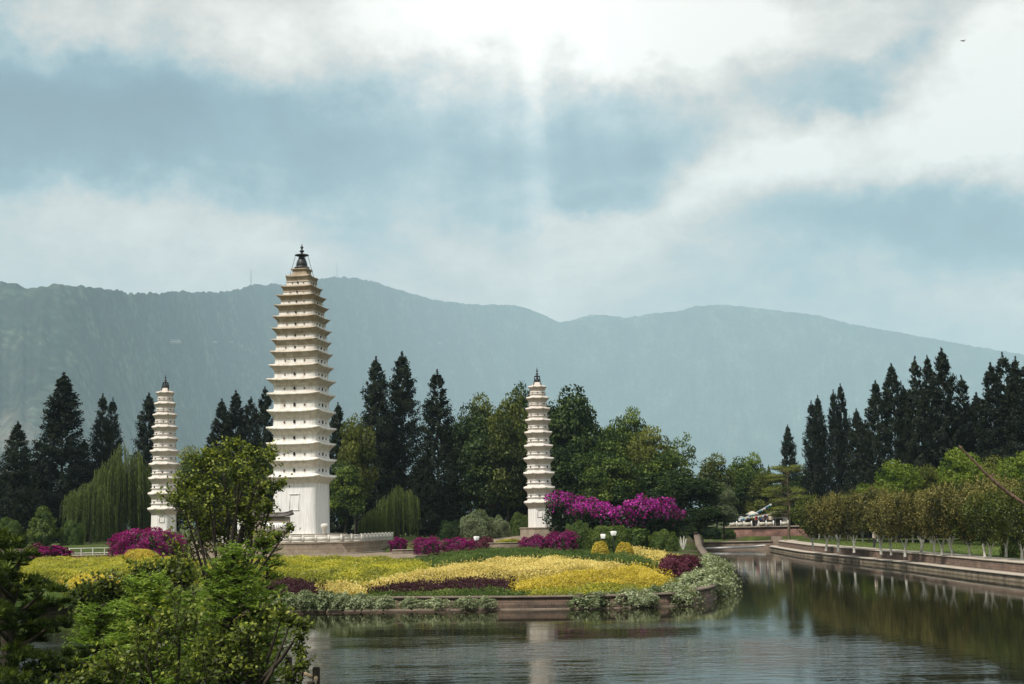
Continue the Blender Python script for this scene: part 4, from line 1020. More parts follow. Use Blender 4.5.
br = {k: proto(k, gen_broad, 14, 10, 'broad', **kw) for k, kw in dict(bA={}, bB=dict(nclump=66), bC=dict(nclump=46, airy=.5, base=.22, k_leaf=240), bD=dict(nclump=66, base=.03, shape=.3), bE=dict(nclump=26, airy=1.0, base=.35, k_leaf=160)).items()}
GB = 'broadleaf trees behind the pagodas'
BL = [  # px, ytop, width, Y, proto, material, label
 (355, 414, 44, 170, 'bA', 'broad_yellow', 'yellow green tree between tall pagoda and big three cypresses'),
 (345, 455, 40, 165, 'bD', 'broad', 'mid green tree behind the tall pagoda beside the willow'),
 (470, 402, 60, 182, 'bB', 'broad_dark', 'dark green tree beside the stout cypress'),
 (487, 425, 70, 172, 'bD', 'broad_dark', 'wide dark leafy tree below the skyline, beside the stout cypress'),
 (482, 391, 50, 192, 'bC', 'olive', 'olive toned tree top just left of the highest dark crown'),
 (508, 388, 56, 188, 'bB', 'olive', 'olive dark tree touching the octagonal pagoda top'),
 (506, 414, 54, 170, 'bA', 'olive', 'olive green round tree against the octagonal pagoda middle'),
 (522, 380, 40, 196, 'bC', 'broad_dark', 'airy dark tree reaching the octagonal pagoda spire'),
 (568, 383, 84, 180, 'bB', 'broad_dark', 'very wide dark tree behind the octagonal pagoda, highest on its far side'),
 (560, 440, 80, 170, 'bD', 'broad_dark', 'deep shaded tree between octagonal pagoda and bougainvillea'),
 (600, 425, 60, 178, 'bA', 'broad', 'mid green tree falling away from the very wide dark one'),
 (612, 416, 50, 184, 'bB', 'broad', 'mid green round tree left of the tall airy tufted one'),
 (632, 405, 42, 188, 'bC', 'broad', 'tufted tree rising highest above the bougainvillea'),
 (606, 446, 60, 166, 'bD', 'broad', 'round green tree directly above the bougainvillea'),
 (650, 424, 56, 182, 'bC', 'broad_yellow', 'loose yellowish tree between the tufted and airy trees'),
 (679, 426, 40, 186, 'bE', 'broad', 'airy see-through tree with bare twigs on the skyline'),
 (662, 450, 70, 168, 'bA', 'broad', 'bright topped wide tree over the magenta mound'),
 (680, 468, 80, 160, 'bB', 'broad_dark', 'dark low tree behind the magenta mound'),
 (698, 505, 60, 152, 'bD', 'broad_dark', 'dark shrubby tree at the water beside the magenta mound'),
 (714, 452, 44, 205, 'bC', 'olive', 'loose olive tree behind the pale green one'),
 (722, 481, 34, 166, 'bA', 'pale', 'pale grey green tree close to the weir'),
 (738, 456, 40, 212, 'bB', 'broad', 'mid green tree with rough top beyond the weir'),
 (752, 451, 34, 220, 'bC', 'broad', 'upright green tree highest beyond the weir'),
 (762, 470, 44, 210, 'bA', 'broad_yellow', 'yellow green tree beyond the weir'),
 (740, 485, 50, 225, 'bD', 'broad_dark', 'dark tree behind the waterside terrace'),
 (778, 480, 44, 240, 'bD', 'broad', 'green tree behind the people on the terrace'),
 (800, 468, 44, 215, 'bB', 'broad_dark', 'dark green tree behind the layered pine'),
 (192, 444, 50, 172, 'bC', 'pale', 'pale airy tree just beside the willow side pagoda'),
 (212, 448, 60, 168, 'bA', 'broad', 'green tree under the dark conifers'),
 (250, 455, 70, 172, 'bD', 'broad', 'broad green tree between conifers and terrace'),
 (12, 470, 50, 178, 'bD', 'broad_dark', 'dark tree under the blunt cypress'), (150, 470, 60, 178, 'bD', 'broad_dark', 'dark tree directly behind the willow side pagoda'),
 (90, 480, 80, 188, 'bD', 'broad_dark', 'dark tree behind the large willow'), (420, 480, 70, 190, 'bD', 'broad_dark', 'dark low tree between the big cypresses and pale shrubs'),
 (520, 470, 70, 178, 'bD', 'broad_dark', 'dark tree directly behind the octagonal pagoda shaft'), (640, 480, 60, 172, 'bD', 'broad_dark', 'dark tree behind the centre of the bougainvillea'), (585, 480, 60, 172, 'bD', 'broad_dark', 'dark tree behind the bougainvillea near the dark kiosk'),
 (448, 478, 50, 198, 'bD', 'broad_dark', 'dark tree filling behind the stout cypress'), (498, 470, 60, 200, 'bD', 'broad_dark', 'dark tree behind the pale shrubs'), (545, 478, 60, 200, 'bD', 'broad_dark', 'dark tree low behind the octagonal pagoda and bougainvillea'), (60, 490, 60, 190, 'bD', 'broad_dark', 'dark tree at the foot of the tallest cypress'), (180, 478, 60, 190, 'bD', 'broad_dark', 'dark tree between the willow side pagoda and conifers'), (240, 480, 70, 192, 'bD', 'broad_dark', 'dark tree at the foot of the conifer clump'),
 (376, 470, 60, 186, 'bD', 'broad_dark', 'dark tree behind the weeping willow by the terrace'), (310, 470, 80, 186, 'bD', 'broad_dark', 'dark tree behind the tall pagoda base')]
for px, y, w_, Y, k_, mt, lab in BL: tree_px('broadleaf_tree', br[k_], px, y, w_, Y, lab, group=GB, mat=mt)
# bright broadleaf trees over the whitewashed row
for px, y, w_, Y, k_, mt, lab in [(866, 482, 34, 150, 'bA', 'lime', 'small bright green tree, first above the brownish row'), (895, 458, 56, 148, 'bC', 'lime', 'bright green tree, second above the brownish row'), (922, 464, 50, 150, 'bA', 'broad_yellow', 'yellowish tree, third above the brownish row'),
     (958, 446, 56, 146, 'bC', 'lime', 'tall bright green tree beside the bare branch tip'), (990, 455, 56, 150, 'bB', 'broad_yellow', 'yellowish tree crossed by the bare branch'), (1022, 450, 60, 140, 'bC', 'lime', 'bright green tree at the picture edge above the bare branch'), (845, 490, 40, 165, 'bD', 'broad_dark', 'dark low tree behind the start of the brownish row'),
     (930, 500, 90, 155, 'bD', 'broad_dark', 'wide dark shrubby tree behind the middle of the brownish row'), (1000, 500, 90, 150, 'bD', 'broad_dark', 'wide dark shrubby tree behind the end of the brownish row'), (880, 505, 70, 160, 'bD', 'broad_dark', 'dark shrubby tree behind the second bright green tree')]:
    tree_px('broadleaf_tree', br[k_], px, y, w_, Y, lab, group='broadleaf trees above the whitewashed row', mat=mt)
lay = proto('layA', gen_layered, 9, 7, 'lime', 'bark_pale')
tree_px('pine_tree', lay, 786, 466, 56, 176, 'layered pine with flat bright green pads and pale trunk', mat='broad_yellow')
tree_px('conifer_tree', cyp[1], 768.5, 464, 9, 260, 'tiny dark conifer on the far skyline beyond the weir')

wil = [proto('wilA', gen_willow, 9, 9, 'willow'), proto('wilB', gen_willow, 9, 8, 'willow')]
for px, y, w_, Y, v, lab in [(122, 438, 62, 166, 0, 'large weeping willow close to the willow side pagoda'), (92, 478, 56, 160, 1, 'weeping willow with rounded crown, lower than its big neighbour'), (134, 462, 50, 170, 1, 'weeping willow overlapping the large one, nearer the pagoda'),
      (398, 482, 46, 158, 0, 'fresh green weeping willow below the three big cypresses'), (374, 508, 32, 150, 1, 'small weeping willow beside the terrace corner')]:
    tree_px('willow_tree', wil[v], px, y, w_, Y, lab, group='weeping willows')

# whitewashed row on the lawn
vs = [proto(k_, gen_vase, 6, 4.6, 'crape') for k_ in ('vaA', 'vaB', 'vaC', 'vaD')] + [proto(k_, gen_vase, 6, 4.6, 'olive') for k_ in ('vaE', 'vaF')]
front = [(826, 548.5, 492), (838, 549.5, 496), (854, 550, 490), (881, 551.5, 487), (891, 552.5, 493), (905, 554, 488), (921, 552.5, 485), (934, 553.5, 489), (942, 555, 486), (953, 556, 482), (970, 556, 485), (985, 556.5, 481), (990, 558.5, 486), (1006, 556.5, 482), (1022, 560, 484), (813, 547, 494)]
front.sort()
for i, (px, yb, yt) in enumerate(front):
    g_ = G(px, yb, 1.05); z0 = 1.0; hh = zat(g_[0], g_[1], yt) - z0
    hh *= prng.uniform(.90, 1.07); plant('whitewashed_tree', vs[prng.randrange(5)], (g_[0], g_[1], z0), hh, min(6.6, max(3.6, hh * prng.uniform(.7, 1.0))), prng.uniform(0, 6.28), f'brownish tree with whitewashed trunk on the lawn, {ORD[i]} of the front row from the weir', 'tree', 'whitewashed trees on the lawn')
for i, px in enumerate([818, 832, 847, 862, 877, 895, 912, 930, 948, 966, 984, 1002, 1018]):
    Y = 172 - i * 4.2; T = W(px, 520, Y); z0 = zl(T[0], T[1]) + .05; yt = 497 - i * 1.6 + prng.uniform(-4, 3); hh = zat(T[0], T[1], yt) - z0
    plant('whitewashed_tree', vs[(i + 2) % 6], (T[0], T[1], z0), hh, hh * .95, prng.uniform(0, 6.28), f'shaded brownish tree with whitewashed trunk, {ORD[i]} of the rear row from the weir', 'tree', 'whitewashed trees on the lawn')

# ------------------------------------------------------------------ shrubs, hedges, flowers on the island
shr = {k: proto(k, gen_shrub, 2, 3, 'hedgegreen', **kw) for k, kw in dict(sA={}, sB=dict(lumpy=.3), sC=dict(lumpy=.06, k=6500, leaf=.14))  .items()} if False else {}
def shrub_px(px, ytop, wpx, yb, zb, mat, label, key='sA', name='shrub', group=None, cat='shrub', k=None, depth=1.0, Y=None):
    P = G(px, yb, zb) if Y is None else W(px, yb, Y); Y = P[1]; z0 = zl(P[0], P[1]) if zb is None else zb
    H = max(.4, zat(P[0], Y, ytop) - z0); Wd = wpx * Y / FPX
    kk = dict(sA=dict(leaf=.17, lumpy=.2), sB=dict(leaf=.16, lumpy=.2), sC=dict(leaf=.11, lumpy=.06))[key]
    if mat == 'magenta': kk['mix'] = .22
    pk = key + mat + str(int(Wd / 2.5)) + (str(len(PROTO) % 3) if mat == 'magenta' else '')
    pr_ = proto(pk, gen_shrub, 2.2, max(1.5, int(Wd / 2.5) * 2.5 + 1.2), mat, k=int(5000 + 500 * Wd ** 2 / kk['leaf'] * .22) if k is None else k, **kk)
    return plant(name, pr_, (P[0], Y, z0 - .03), H, Wd, prng.uniform(0, 6.28), label, cat, group)
GM = 'dark magenta bougainvillea bushes'
for px, y, w_, Y, lab, mt in [(427, 536, 28, 128, 'compact magenta bougainvillea bush, nearest to the terrace', 'magenta'), (457, 537, 32, 130, 'ragged magenta bougainvillea bush between terrace and octagonal pagoda', 'magenta'),
      (536, 534, 30, 127, 'dark magenta bush in front of the octagonal pagoda plinth', 'magenta'), (562, 530, 32, 127, 'dark magenta bush with reddish top beside the octagonal pagoda plinth', 'magenta'),
      (54, 545, 30, 118, 'small magenta bougainvillea bush touching a darker one by the pine', 'magenta'), (38, 543, 26, 121, 'dull purple bougainvillea bush closest to the foreground pine', 'plumshrub'),
      (398, 537, 16, 140, 'small magenta bush behind the terrace balustrade corner', 'magenta')]:
    shrub_px(px, y, w_, y, None, mt, lab, 'sB', 'bougainvillea_bush', GM, 'bush', Y=Y)
shrub_px(150, 527, 62, 540, None, 'magenta', 'wide dark magenta bougainvillea mound at the foot of the willow side pagoda', 'sB', 'bougainvillea_bush', GM, 'bush', Y=122)
shrub_px(128, 531, 34, 540, None, 'magenta', 'trailing magenta bougainvillea merging with the wide mound under the willows', 'sB', 'bougainvillea_bush', GM, 'bush', Y=124)
# round clipped bushes
for px, y, w_, Y, lab in [(600, 539, 19, 100, 'round clipped golden bush, paler twin nearer the octagonal pagoda'), (624, 540, 21, 99, 'round clipped golden bush, twin nearer the plum shrub')]:
    shrub_px(px, y, w_, y, None, 'gold', lab, 'sC', 'round_bush', 'round clipped golden bushes', 'bush', Y=Y)
shrub_px(141, 546, 38, 546, None, 'gold', 'rounded golden bush below the wide magenta mound', 'sC', 'round_bush', 'round clipped golden bushes', 'bush', Y=104)
shrub_px(609, 524, 40, 540, None, 'hedgegreen', 'leafy light green shrub behind two white garden lamps', 'sB', Y=124)
for px, y, w_, Y, mt, lab in [(476, 511, 38, 150, 'pale', 'pale grey green shrub, larger of the pair beneath broadleaf wood'), (498, 516, 24, 152, 'pale', 'pale grey green shrub, smaller of the pair near octagonal pagoda'), (363, 540, 20, 139, 'lime', 'small lime green shrub at the terrace corner by the balustrade'),
      (10, 517, 26, 150, 'hedgegreen', 'green conical shrub beside the foreground pine top'), (72, 520, 24, 152, 'hedgegreen', 'dull green shrub below the willows'), (450, 520, 26, 150, 'broad_dark', 'dark green shrub next to pale shrubs'),
      (520, 512, 24, 158, 'hedgegreen', 'green shrub left of the octagonal pagoda shaft'), (480, 536, 30, 138, 'plumshrub', 'low reddish shrub beneath the pale shrubs'), (508, 538, 30, 139, 'yellowgreen', 'low yellowish shrub by the octagonal pagoda plinth'),
      (690, 524, 30, 182, 'broad_dark', 'dark bush under the trees just before the weir'), (708, 526, 26, 188, 'broad_dark', 'dark bush behind the weir wall, middle one'), (724, 528, 24, 192, 'broad', 'green bush at the end of the brick quay'),
      (578, 520, 30, 131, 'hedgegreen', 'mid green shrub under the dusty bougainvillea'), (636, 526, 26, 128, 'broad', 'green shrub in front of the tall magenta mound, nearer the lamps'), (664, 529, 30, 126, 'hedgegreen', 'green shrub in front of the tall magenta mound, nearer the weir'),
      (670, 528, 34, 148, 'broad_dark', 'dark clipped shrub under the trees near the weir'), (1024, 530, 44, 96, 'hedgegreen', 'green shrub on the lawn at the picture edge')]:
    shrub_px(px, y, w_, y, None, mt, lab, 'sA', Y=Y)
sm = proto('cypS', gen_cypress, 5, 2.6, 'hedgegreen', dens=.45, leaf=.26)
tree_px('conifer_tree', sm, 43, 506, 22, 150, 'small fresh green conical conifer under the tallest cypress')

# big bougainvillea climbing masses
def bougain_mass(name, label, lumps, seed):
    """lumps: (px, py centre, rx px, ry px, Y, tone)"""
    global rng; rng = np.random.default_rng(seed)
    c0 = W(lumps[0][0], lumps[0][1], lumps[0][4]); z0 = zl(c0[0], c0[1])
    t = root(name, (c0[0], c0[1], z0), label, 'bush', 'large bright bougainvillea masses'); base = np.array([c0[0], c0[1], z0])
    fl = MB(); gr = MB(); st = MB()
    for (px, py, rx, ry, Y, b) in lumps:
        py += 3; c = W(px, py, Y) - base; s = Y / FPX; a = np.array([rx * s, max(rx, ry) * s * .9, ry * s])
        k = int(2600 * rx * ry / 500); u = unit(k); rr = rng.uniform(.5, 1.05, k) ** .5
        lm = 1 + .22 * np.sin(u[:, 0] * 6 + px) * np.cos(u[:, 2] * 5 + py)
        P = c + u * (rr * lm)[:, None] * a
        flower = (rng.random(k) > .16) & (u[:, 2] + rng.normal(size=k) * .40 + .35 * np.sin(u[:, 0] * 9 + py) > -.42 + (0 if b else .25))
        fl.leaves(P[flower], u[flower] + rng.normal(size=(flower.sum(), 3)) * .5, .26 * rng.uniform(.6, 1.2, flower.sum()), .18, np.clip(rng.normal(.42 + .12 * b, .28, flower.sum()) + .5 * (lm[flower] - 1), 0, 1))
        g_ = ~flower; gr.leaves(P[g_], u[g_] + rng.normal(size=(g_.sum(), 3)) * .5, .25, .16, rng.uniform(0, .8, g_.sum()))
        zc = -c[2] 
        for q in range(int(900 * rx / 20)):
            pass
        kk = int(110 * rx); zz_ = rng.uniform(0.02, 1, kk); wz = .55 + .35 * zz_ + .15 * np.sin(zz_ * 9 + px); Pz = np.column_stack([c[0] + np.clip(rng.normal(size=kk) * .5, -1.2, 1.2) * a[0] * wz, c[1] + rng.uniform(-1, 1, kk) * a[1] * .7 * wz, zz_ * max(.3, c[2] - a[2] * .2)])
        gr.leaves(Pz, rng.normal(size=(kk, 3)), .32, .2, rng.uniform(0, .45, kk))
        st.tube([(c[0] * .9, c[1], -.2), (c[0], c[1], c[2] * .5), (c[0], c[1], c[2])], [.16, .12, .06], 6)
    fl.build('blossom', 'magenta_bright', t); gr.build('foliage', 'broad_dark', t); st.build('stems', 'bark', t)
bougain_mass('bougainvillea_bush', 'dusty magenta bougainvillea mass next to the octagonal pagoda', [(562, 500, 18, 12, 146, 0), (578, 503, 16, 11, 145, 0)], 41)
bougain_mass('bougainvillea_bush', 'bright magenta bougainvillea drift over the dark kiosk', [(592, 507, 22, 11, 138, 1), (610, 512, 18, 10, 137, 1), (622, 516, 14, 12, 136, 0)], 42)
bougain_mass('bougainvillea_bush', 'tall bright magenta bougainvillea mound before the dark trees', [(643, 507, 22, 14, 134, 1), (662, 512, 20, 18, 135, 0), (636, 522, 12, 12, 134, 0)], 43)

# hedges: band on the ground seen from above, given by outline pixels of its top
def hedge(name, label, mats, px_poly, ztop, zdrop, leaf=.11, dens=1.0, seed=1, cat='hedge', group='flower and hedge bands on the island', bump=.17):
    global rng; rng = np.random.default_rng(seed)
    hx = lambda y: .25 + .55 * sst(66, 84, y) + (ztop - 1.2) * .0 + .0
    def gs(x, y):
        z = 1.0
        for _ in range(25):
            p = G(x, y, z); z = .5 * z + .5 * (zl(p[0], p[1]) + float(hx(p[1])))
        return (p[0], p[1])
    poly = np.array([gs(x, y) for x, y, *dz in px_poly])
    HT = lambda P: land(P[:, 0], P[:, 1]) + hx(P[:, 1])
    def top(P):
        return land(P[:, 0], P[:, 1]) + (ztop - zl(poly[:, 0].mean(), poly[:, 1].mean()))
    lo = poly.min(0); hi = poly.max(0)
    step = .55; xs = np.arange(lo[0], hi[0] + step, step); ys = np.arange(lo[1], hi[1] + step, step)
    X, Y = np.meshgrid(xs, ys); P = np.column_stack([X.ravel(), Y.ravel()]); sd = poly_sd(P, poly)
    Z = HT(P) - .10 + bump * (vnoise(P[:, 0] * .8 + 50, P[:, 1] * .4 + 50, seed) * 2)
    edge = np.clip((-sd) / 1.3, 0, 1); zg = land(P[:, 0], P[:, 1]) - .1
    Z = zg + (Z - zg) * np.sqrt(edge)
    keep = sd < step * .9; nx = len(xs)
    body = MB(); F = []
    K = keep.reshape(X.shape)
    for i in range(len(ys) - 1):
        for j in range(nx - 1):
            if K[i, j] and K[i + 1, j] and K[i, j + 1] and K[i + 1, j + 1]: a = i * nx + j; F.append((a, a + 1, a + nx + 1, a + nx))
    if F: body.add(np.column_stack([P, Z]), F, 0, .12)
    area = abs(sum(poly[i][0] * poly[(i + 1) % len(poly)][1] - poly[(i + 1) % len(poly)][0] * poly[i][1] for i in range(len(poly)))) / 2
    k = int(area / (leaf * leaf) * 2.2 * dens) + 200; k = min(k, 90000)
    Q = np.column_stack([rng.uniform(lo[0], hi[0], k * 3), rng.uniform(lo[1], hi[1], k * 3)]); s2 = poly_sd(Q, poly); Q = Q[s2 < 0][:k]; s2 = s2[s2 < 0][:k]
    zt = HT(Q) + bump * (vnoise(Q[:, 0] * .8 + 50, Q[:, 1] * .4 + 50, seed) * 2 + vnoise(Q[:, 0] * 3, Q[:, 1] * 2, seed + 1)); ed = np.sqrt(np.clip((-s2) / 1.2, 0, 1)); g0 = land(Q[:, 0], Q[:, 1]); zz = g0 + (zt - g0) * ed
    zz += rng.uniform(-.14, .08, len(Q))
    ok_ = (vnoise(Q[:, 0] * 1.3 + 9, Q[:, 1] * .55, seed + 8) + .6 * vnoise(Q[:, 0] * 4, Q[:, 1] * 2, seed + 9)) > -.44
    Q = Q[ok_]; zz = zz[ok_]; s2 = s2[ok_]
    tt = np.clip(.5 + vnoise(Q[:, 0] * .9, Q[:, 1] * .35, seed + 5) * .55 + rng.normal(size=len(Q)) * .13, 0, 1)
    N = rng.normal(size=(len(Q), 3)) * .5 + np.array([0, -.25, 1]); body.leaves(np.column_stack([Q, zz]), N, leaf * rng.uniform(.7, 1.4, len(Q)), leaf * .6, tt)
    # leaves on the sides
    per = resample(np.vstack([poly, poly[:1]]), .12); kk = max(1, int(5 * dens)); E = np.repeat(per, kk, 0) + rng.normal(size=(len(per) * kk, 2)) * .09
    ge = land(E[:, 0], E[:, 1]); ze = ge + rng.uniform(-.05, 1, len(E)) * (HT(E) - ge)
    body.leaves(np.column_stack([E, ze]), rng.normal(size=(len(E), 3)), leaf * 1.1, leaf * .6, rng.uniform(.0, .8, len(E)))
    # shoots standing up out of the clipped top
    ks = min(6000, int(area * 3.5 * dens)); S_ = Q[rng.integers(0, len(Q), ks)]; zS = HT(S_) + rng.uniform(.0, .16, ks) * bump * 8
    ee = poly_sd(S_, poly); ok = ee < -.4
    N = rng.normal(size=(ks, 3)); N[:, 2] *= .2
    body.leaves(np.column_stack([S_, zS])[ok], N[ok], leaf * 1.3, leaf * .5, rng.uniform(.4, 1, ks)[ok], updir=np.array([0, 0, 1.0]))
    o = body.build(name, mats); return ptag(o, label, cat, group)
hedge('hedge', 'yellow green clipped hedge below the stone terrace', 'yellowgreen', [(200, 560), (262, 557), (330, 556), (400, 558), (438, 562), (440, 570), (400, 576), (350, 580), (300, 577), (262, 574), (200, 576)], 1.35, 1, seed=11, dens=1.0)
hedge('hedge', 'dark green low hedge curving behind the pale golden band', 'hedgegreen', [(410, 563), (432, 553), (470, 549), (520, 548), (590, 550), (640, 553), (668, 559), (640, 562), (590, 559), (520, 557), (470, 560), (440, 567)], 1.45, 1, seed=12)
hedge('hedge', 'pale golden hedge sweeping across the middle of the island', 'palegold', [(352, 580), (400, 571), (440, 564), (480, 559), (530, 556.5), (590, 558), (640, 562), (600, 567), (540, 571), (500, 574), (440, 577), (395, 580)], 1.38, 1, seed=13)
hedge('hedge', 'bright yellow hedge mass at the island tip', 'gold', [(512, 578), (560, 571), (610, 565.5), (640, 562), (668, 569), (672, 576), (655, 582), (620, 583), (570, 584), (530, 586), (511, 587)], 1.25, 1, seed=14)
hedge('hedge', 'pale golden strip hedge beside the plum shrub', 'palegold', [(618, 548), (640, 546), (660, 550), (684, 555), (678, 560), (655, 560), (632, 556)], 1.35, 1, seed=15)
hedge('hedge', 'dark plum hedge below the pale golden band', 'plum', [(366, 585), (400, 580), (450, 577), (512, 574), (512, 587), (470, 588), (420, 588), (375, 588)], 1.12, 1, seed=16)
hedge('hedge', 'short dark plum hedge near the foreground trees', 'plum', [(255, 577), (300, 577), (325, 580), (322, 587), (290, 587), (255, 586)], 1.12, 1, seed=17)
hedge('hedge', 'narrow pale golden strip between two plum hedges', 'palegold', [(318, 580), (350, 581), (372, 582), (364, 588), (340, 588), (318, 586)], 1.08, 1, seed=18)
hedge('hedge', 'green and yellow loose hedge under the bright yellow mass', 'yellowgreen', [(528, 588), (570, 585), (620, 584), (655, 583), (650, 588), (600, 590.5), (560, 591), (528, 591)], .86, 1, seed=19, bump=.2)
hedge('hedge', 'dark green planting between plum hedge and brick edge', 'hedgegreen', [(372, 589.5), (440, 588.5), (515, 588), (528, 591), (470, 591.5), (372, 592)], .70, 1, seed=20, bump=.2)
hedge('hedge', 'yellow green hedge beyond the foreground pine, below the magenta bushes', 'yellowgreen', [(20, 560), (60, 557), (110, 557), (160, 556), (215, 560), (210, 572), (150, 572), (80, 574), (20, 574)], 1.35, 1, seed=21)
hedge('hedge', 'bright golden hedge seen over the foreground bushes', 'gold', [(60, 576), (90, 572), (125, 574), (130, 583), (90, 587), (62, 584)], 1.2, 1, seed=22)
hedge('hedge', 'dark green hedge at the shore behind the foreground trees', 'hedgegreen', [(-30, 588), (60, 588), (150, 586), (255, 586), (255, 592), (-30, 600)], .9, 1, seed=23, bump=.25)
# plum shrub
shrub_px(679, 553, 46, 572, None, 'plumshrub', 'rounded reddish plum shrub near the island tip', 'sA', 'plum_shrub', Y=82)
# variegated plants drooping at the edge: countable clumps
va = [(288, 592, 26, 65.8), (306, 590, 26, 65.9), (326, 590, 26, 65.7), (344, 592, 22, 65.6), (362, 593, 24, 65.5), (384, 595, 20, 65.4), (412, 597, 20, 65.3), (436, 597, 22, 65.2), (466, 597, 20, 65.2), (486, 598, 16, 65.1),
      (600, 592, 24, 65.8), (618, 590, 26, 65.9), (636, 588, 26, 66.2), (655, 585, 24, 67.5), (672, 581, 26, 70), (688, 578, 26, 73), (700, 570, 28, 78), (708, 566, 28, 84), (712, 560, 26, 92), (704, 557, 24, 100), (646, 594, 20, 65.2)]
vdesc = ['white edged plant clump nearest the foreground trees', 'white edged plant clump drooping over the wall, second along the shore', 'white edged plant clump drooping over the wall, third along the shore', 'white edged clump under the narrow golden strip', 'white edged clump at the start of the bare brick edge',
 'small white edged clump on the brick edge, first below the plum hedge', 'small white edged clump on the brick edge, second below the plum hedge', 'white edged clump midway below the plum hedge', 'small white edged clump on the brick edge, fourth below the plum hedge', 'tiny white edged clump at the end of the plum hedge',
 'white flowering clump first under the bright yellow mass', 'white flowering clump second under the bright yellow mass', 'white flowering clump third under the bright yellow mass', 'pale clump below the plum shrub, nearer the yellow mass', 'pale clump directly below the plum shrub',
 'pale clump at the corner where the shore turns', 'big pale mound on the island tip, nearest the viewer', 'big pale mound in the middle of the island tip', 'big pale mound on the far side of the island tip', 'pale mound behind the plum shrub at the water', 'white flowers trailing low to the water under the yellow mass']
for i, (px, y, w_, Y) in enumerate(va):
    Wd = w_ * Y / FPX * 1.25; P = W(px, y, Y); z0 = zl(P[0], Y); big_ = i >= 16 and i < 20
    plant('variegated_plant', proto('va%d' % (i % 3), gen_shrub, 1.0, 1.5, 'varieg', leaf=.12, k=2300, lumpy=.3), (P[0], Y - (0 if big_ else .35), (z0 if big_ else .12)), (P[2] - z0 + .0) if big_ else max(.5, P[2] - .12), Wd, prng.uniform(0, 6), vdesc[i], 'shrub', 'pale variegated plants along the shore')

def sheet(name, px_poly, mat, dz, step=1.0):
    poly = []
    for x, y in px_poly:
        z = 1.1
        for _ in range(25):
            p = G(x, y, z); z = .5 * z + .5 * zl(p[0], p[1])
        poly.append((p[0], p[1]))
    poly = np.array(poly); lo = poly.min(0); hi = poly.max(0)
    xs = np.arange(lo[0], hi[0] + step, step); ys = np.arange(lo[1], hi[1] + step, step); X, Y = np.meshgrid(xs, ys); P = np.column_stack([X.ravel(), Y.ravel()])
    K = (poly_sd(P, poly) < 0).reshape(X.shape); nx = len(xs); F = [(i * nx + j, i * nx + j + 1, (i + 1) * nx + j + 1, (i + 1) * nx + j) for i in range(len(ys) - 1) for j in range(nx - 1) if K[i, j] and K[i + 1, j] and K[i, j + 1] and K[i + 1, j + 1]]
    m = MB(); m.add(np.column_stack([P, land(P[:, 0], P[:, 1]) + .045 + dz]), F); return struct(m.build(name, mat, smooth=True))
sheet('path', [(180, 559), (300, 560), (400, 560), (450, 553), (530, 548.5), (600, 547), (640, 546.5), (640, 543), (560, 540), (480, 541), (440, 543), (395, 545), (300, 545), (180, 546)], 'earth', 0)
nsh = 0
for i in range(len(isl_line)):
    x, y = isl_line[i]
    if x < Gp(505, 600)[0] or y > 108: continue
    if x < Gp(598, 600)[0] and i % 4: continue
    if (i % 2 and y < 68) or (i % 2 and y >= 68): continue
    nx_, ny_ = (isl_line[i + 1] - isl_line[i - 1]); L_ = math.hypot(nx_, ny_); nx_, ny_ = -ny_ / L_, nx_ / L_
    big_ = y > 72
    plant('variegated_plant', PROTO['va%d' % (i % 3)], (x + nx_ * (.30 if y < 68 else .6), y + ny_ * (.30 if y < 68 else .6), .06), prng.uniform(.55, .95) + (.5 if big_ else -.05), prng.uniform(1.3, 2.3) + (.3 if big_ else 0), prng.uniform(0, 6),
          'pale clump spilling over the shore wall, %s counted from below the plum hedge' % ORD[min(nsh, 19)], 'shrub', 'pale variegated plants spilling over the shore wall'); nsh += 1
# ------------------------------------------------------------------ garden objects
for i, (px, y, Y, lab) in enumerate([(603, 536, 116, 'white garden lamp with square head, lower one before the green shrub'), (613.5, 533, 117, 'white garden lamp with tilted head, higher one before the green shrub'), (476.5, 538, 132, 'white garden lamp among the pale shrubs')]):
    P = W(px, y, Y); z0 = zl(P[0], Y); t = root('garden_lamp', (P[0], Y, z0), lab, 'lamp', 'white garden lamps', rz=.3 * i); h = P[2] - z0
    m = MB(); m.tube([(0, 0, 0), (0, 0, h - .1)], .04, 8); m.build('post', 'black', t)
    m = MB(); m.rings([nring(4, .15, h - .20), nring(4, .21, h + .10), nring(4, .15, h + .16)], 0, True, True); m.build('lamp_shade', 'white', t)
# kiosk sign
P = W(607, 524, 150); z0 = zl(P[0], 150); kz = zat(P[0], 150, 509) - z0
t = root('kiosk', (P[0], 150, z0), 'dark open kiosk with pale sign strip under the bougainvillea', 'kiosk')
m = MB(); m.box((0, .9, kz / 2), (1.9, .1, kz)); m.box((-.95, .45, kz / 2), (.1, .8, kz)); m.box((.95, .45, kz / 2), (.1, .8, kz)); m.build('wall', 'black', t)
m = MB(); m.box((0, .4, kz + .12), (2.3, 1.5, .1)); m.build('roof', 'roofgrey', t)
m = MB(); m.box((0, -.1, kz - .12), (2.1, .06, .34)); sb = m.build('sign_board', 'window', t)
m = MB()
for q_ in range(5): m.box((-.72 + q_ * .36, -.14, kz - .12), (.24, .02, .16))
m.build('pale_strip', 'signtext', sb)
m = MB(); m.box((0, .2, .45), (1.7, .4, .9)); m.build('counter', 'stonedark', t)
# brick planter glimpsed under the magenta mound
P = W(645, 530, 140); m = MB(); m.box((0, 0, .5), (3.6, .6, 1.0)); o = m.build('brick_planter', 'redbrick', loc=(P[0], 140, zl(P[0], 140))); ptag(o, 'reddish brick planter wall in shade under the magenta mound', 'planter')
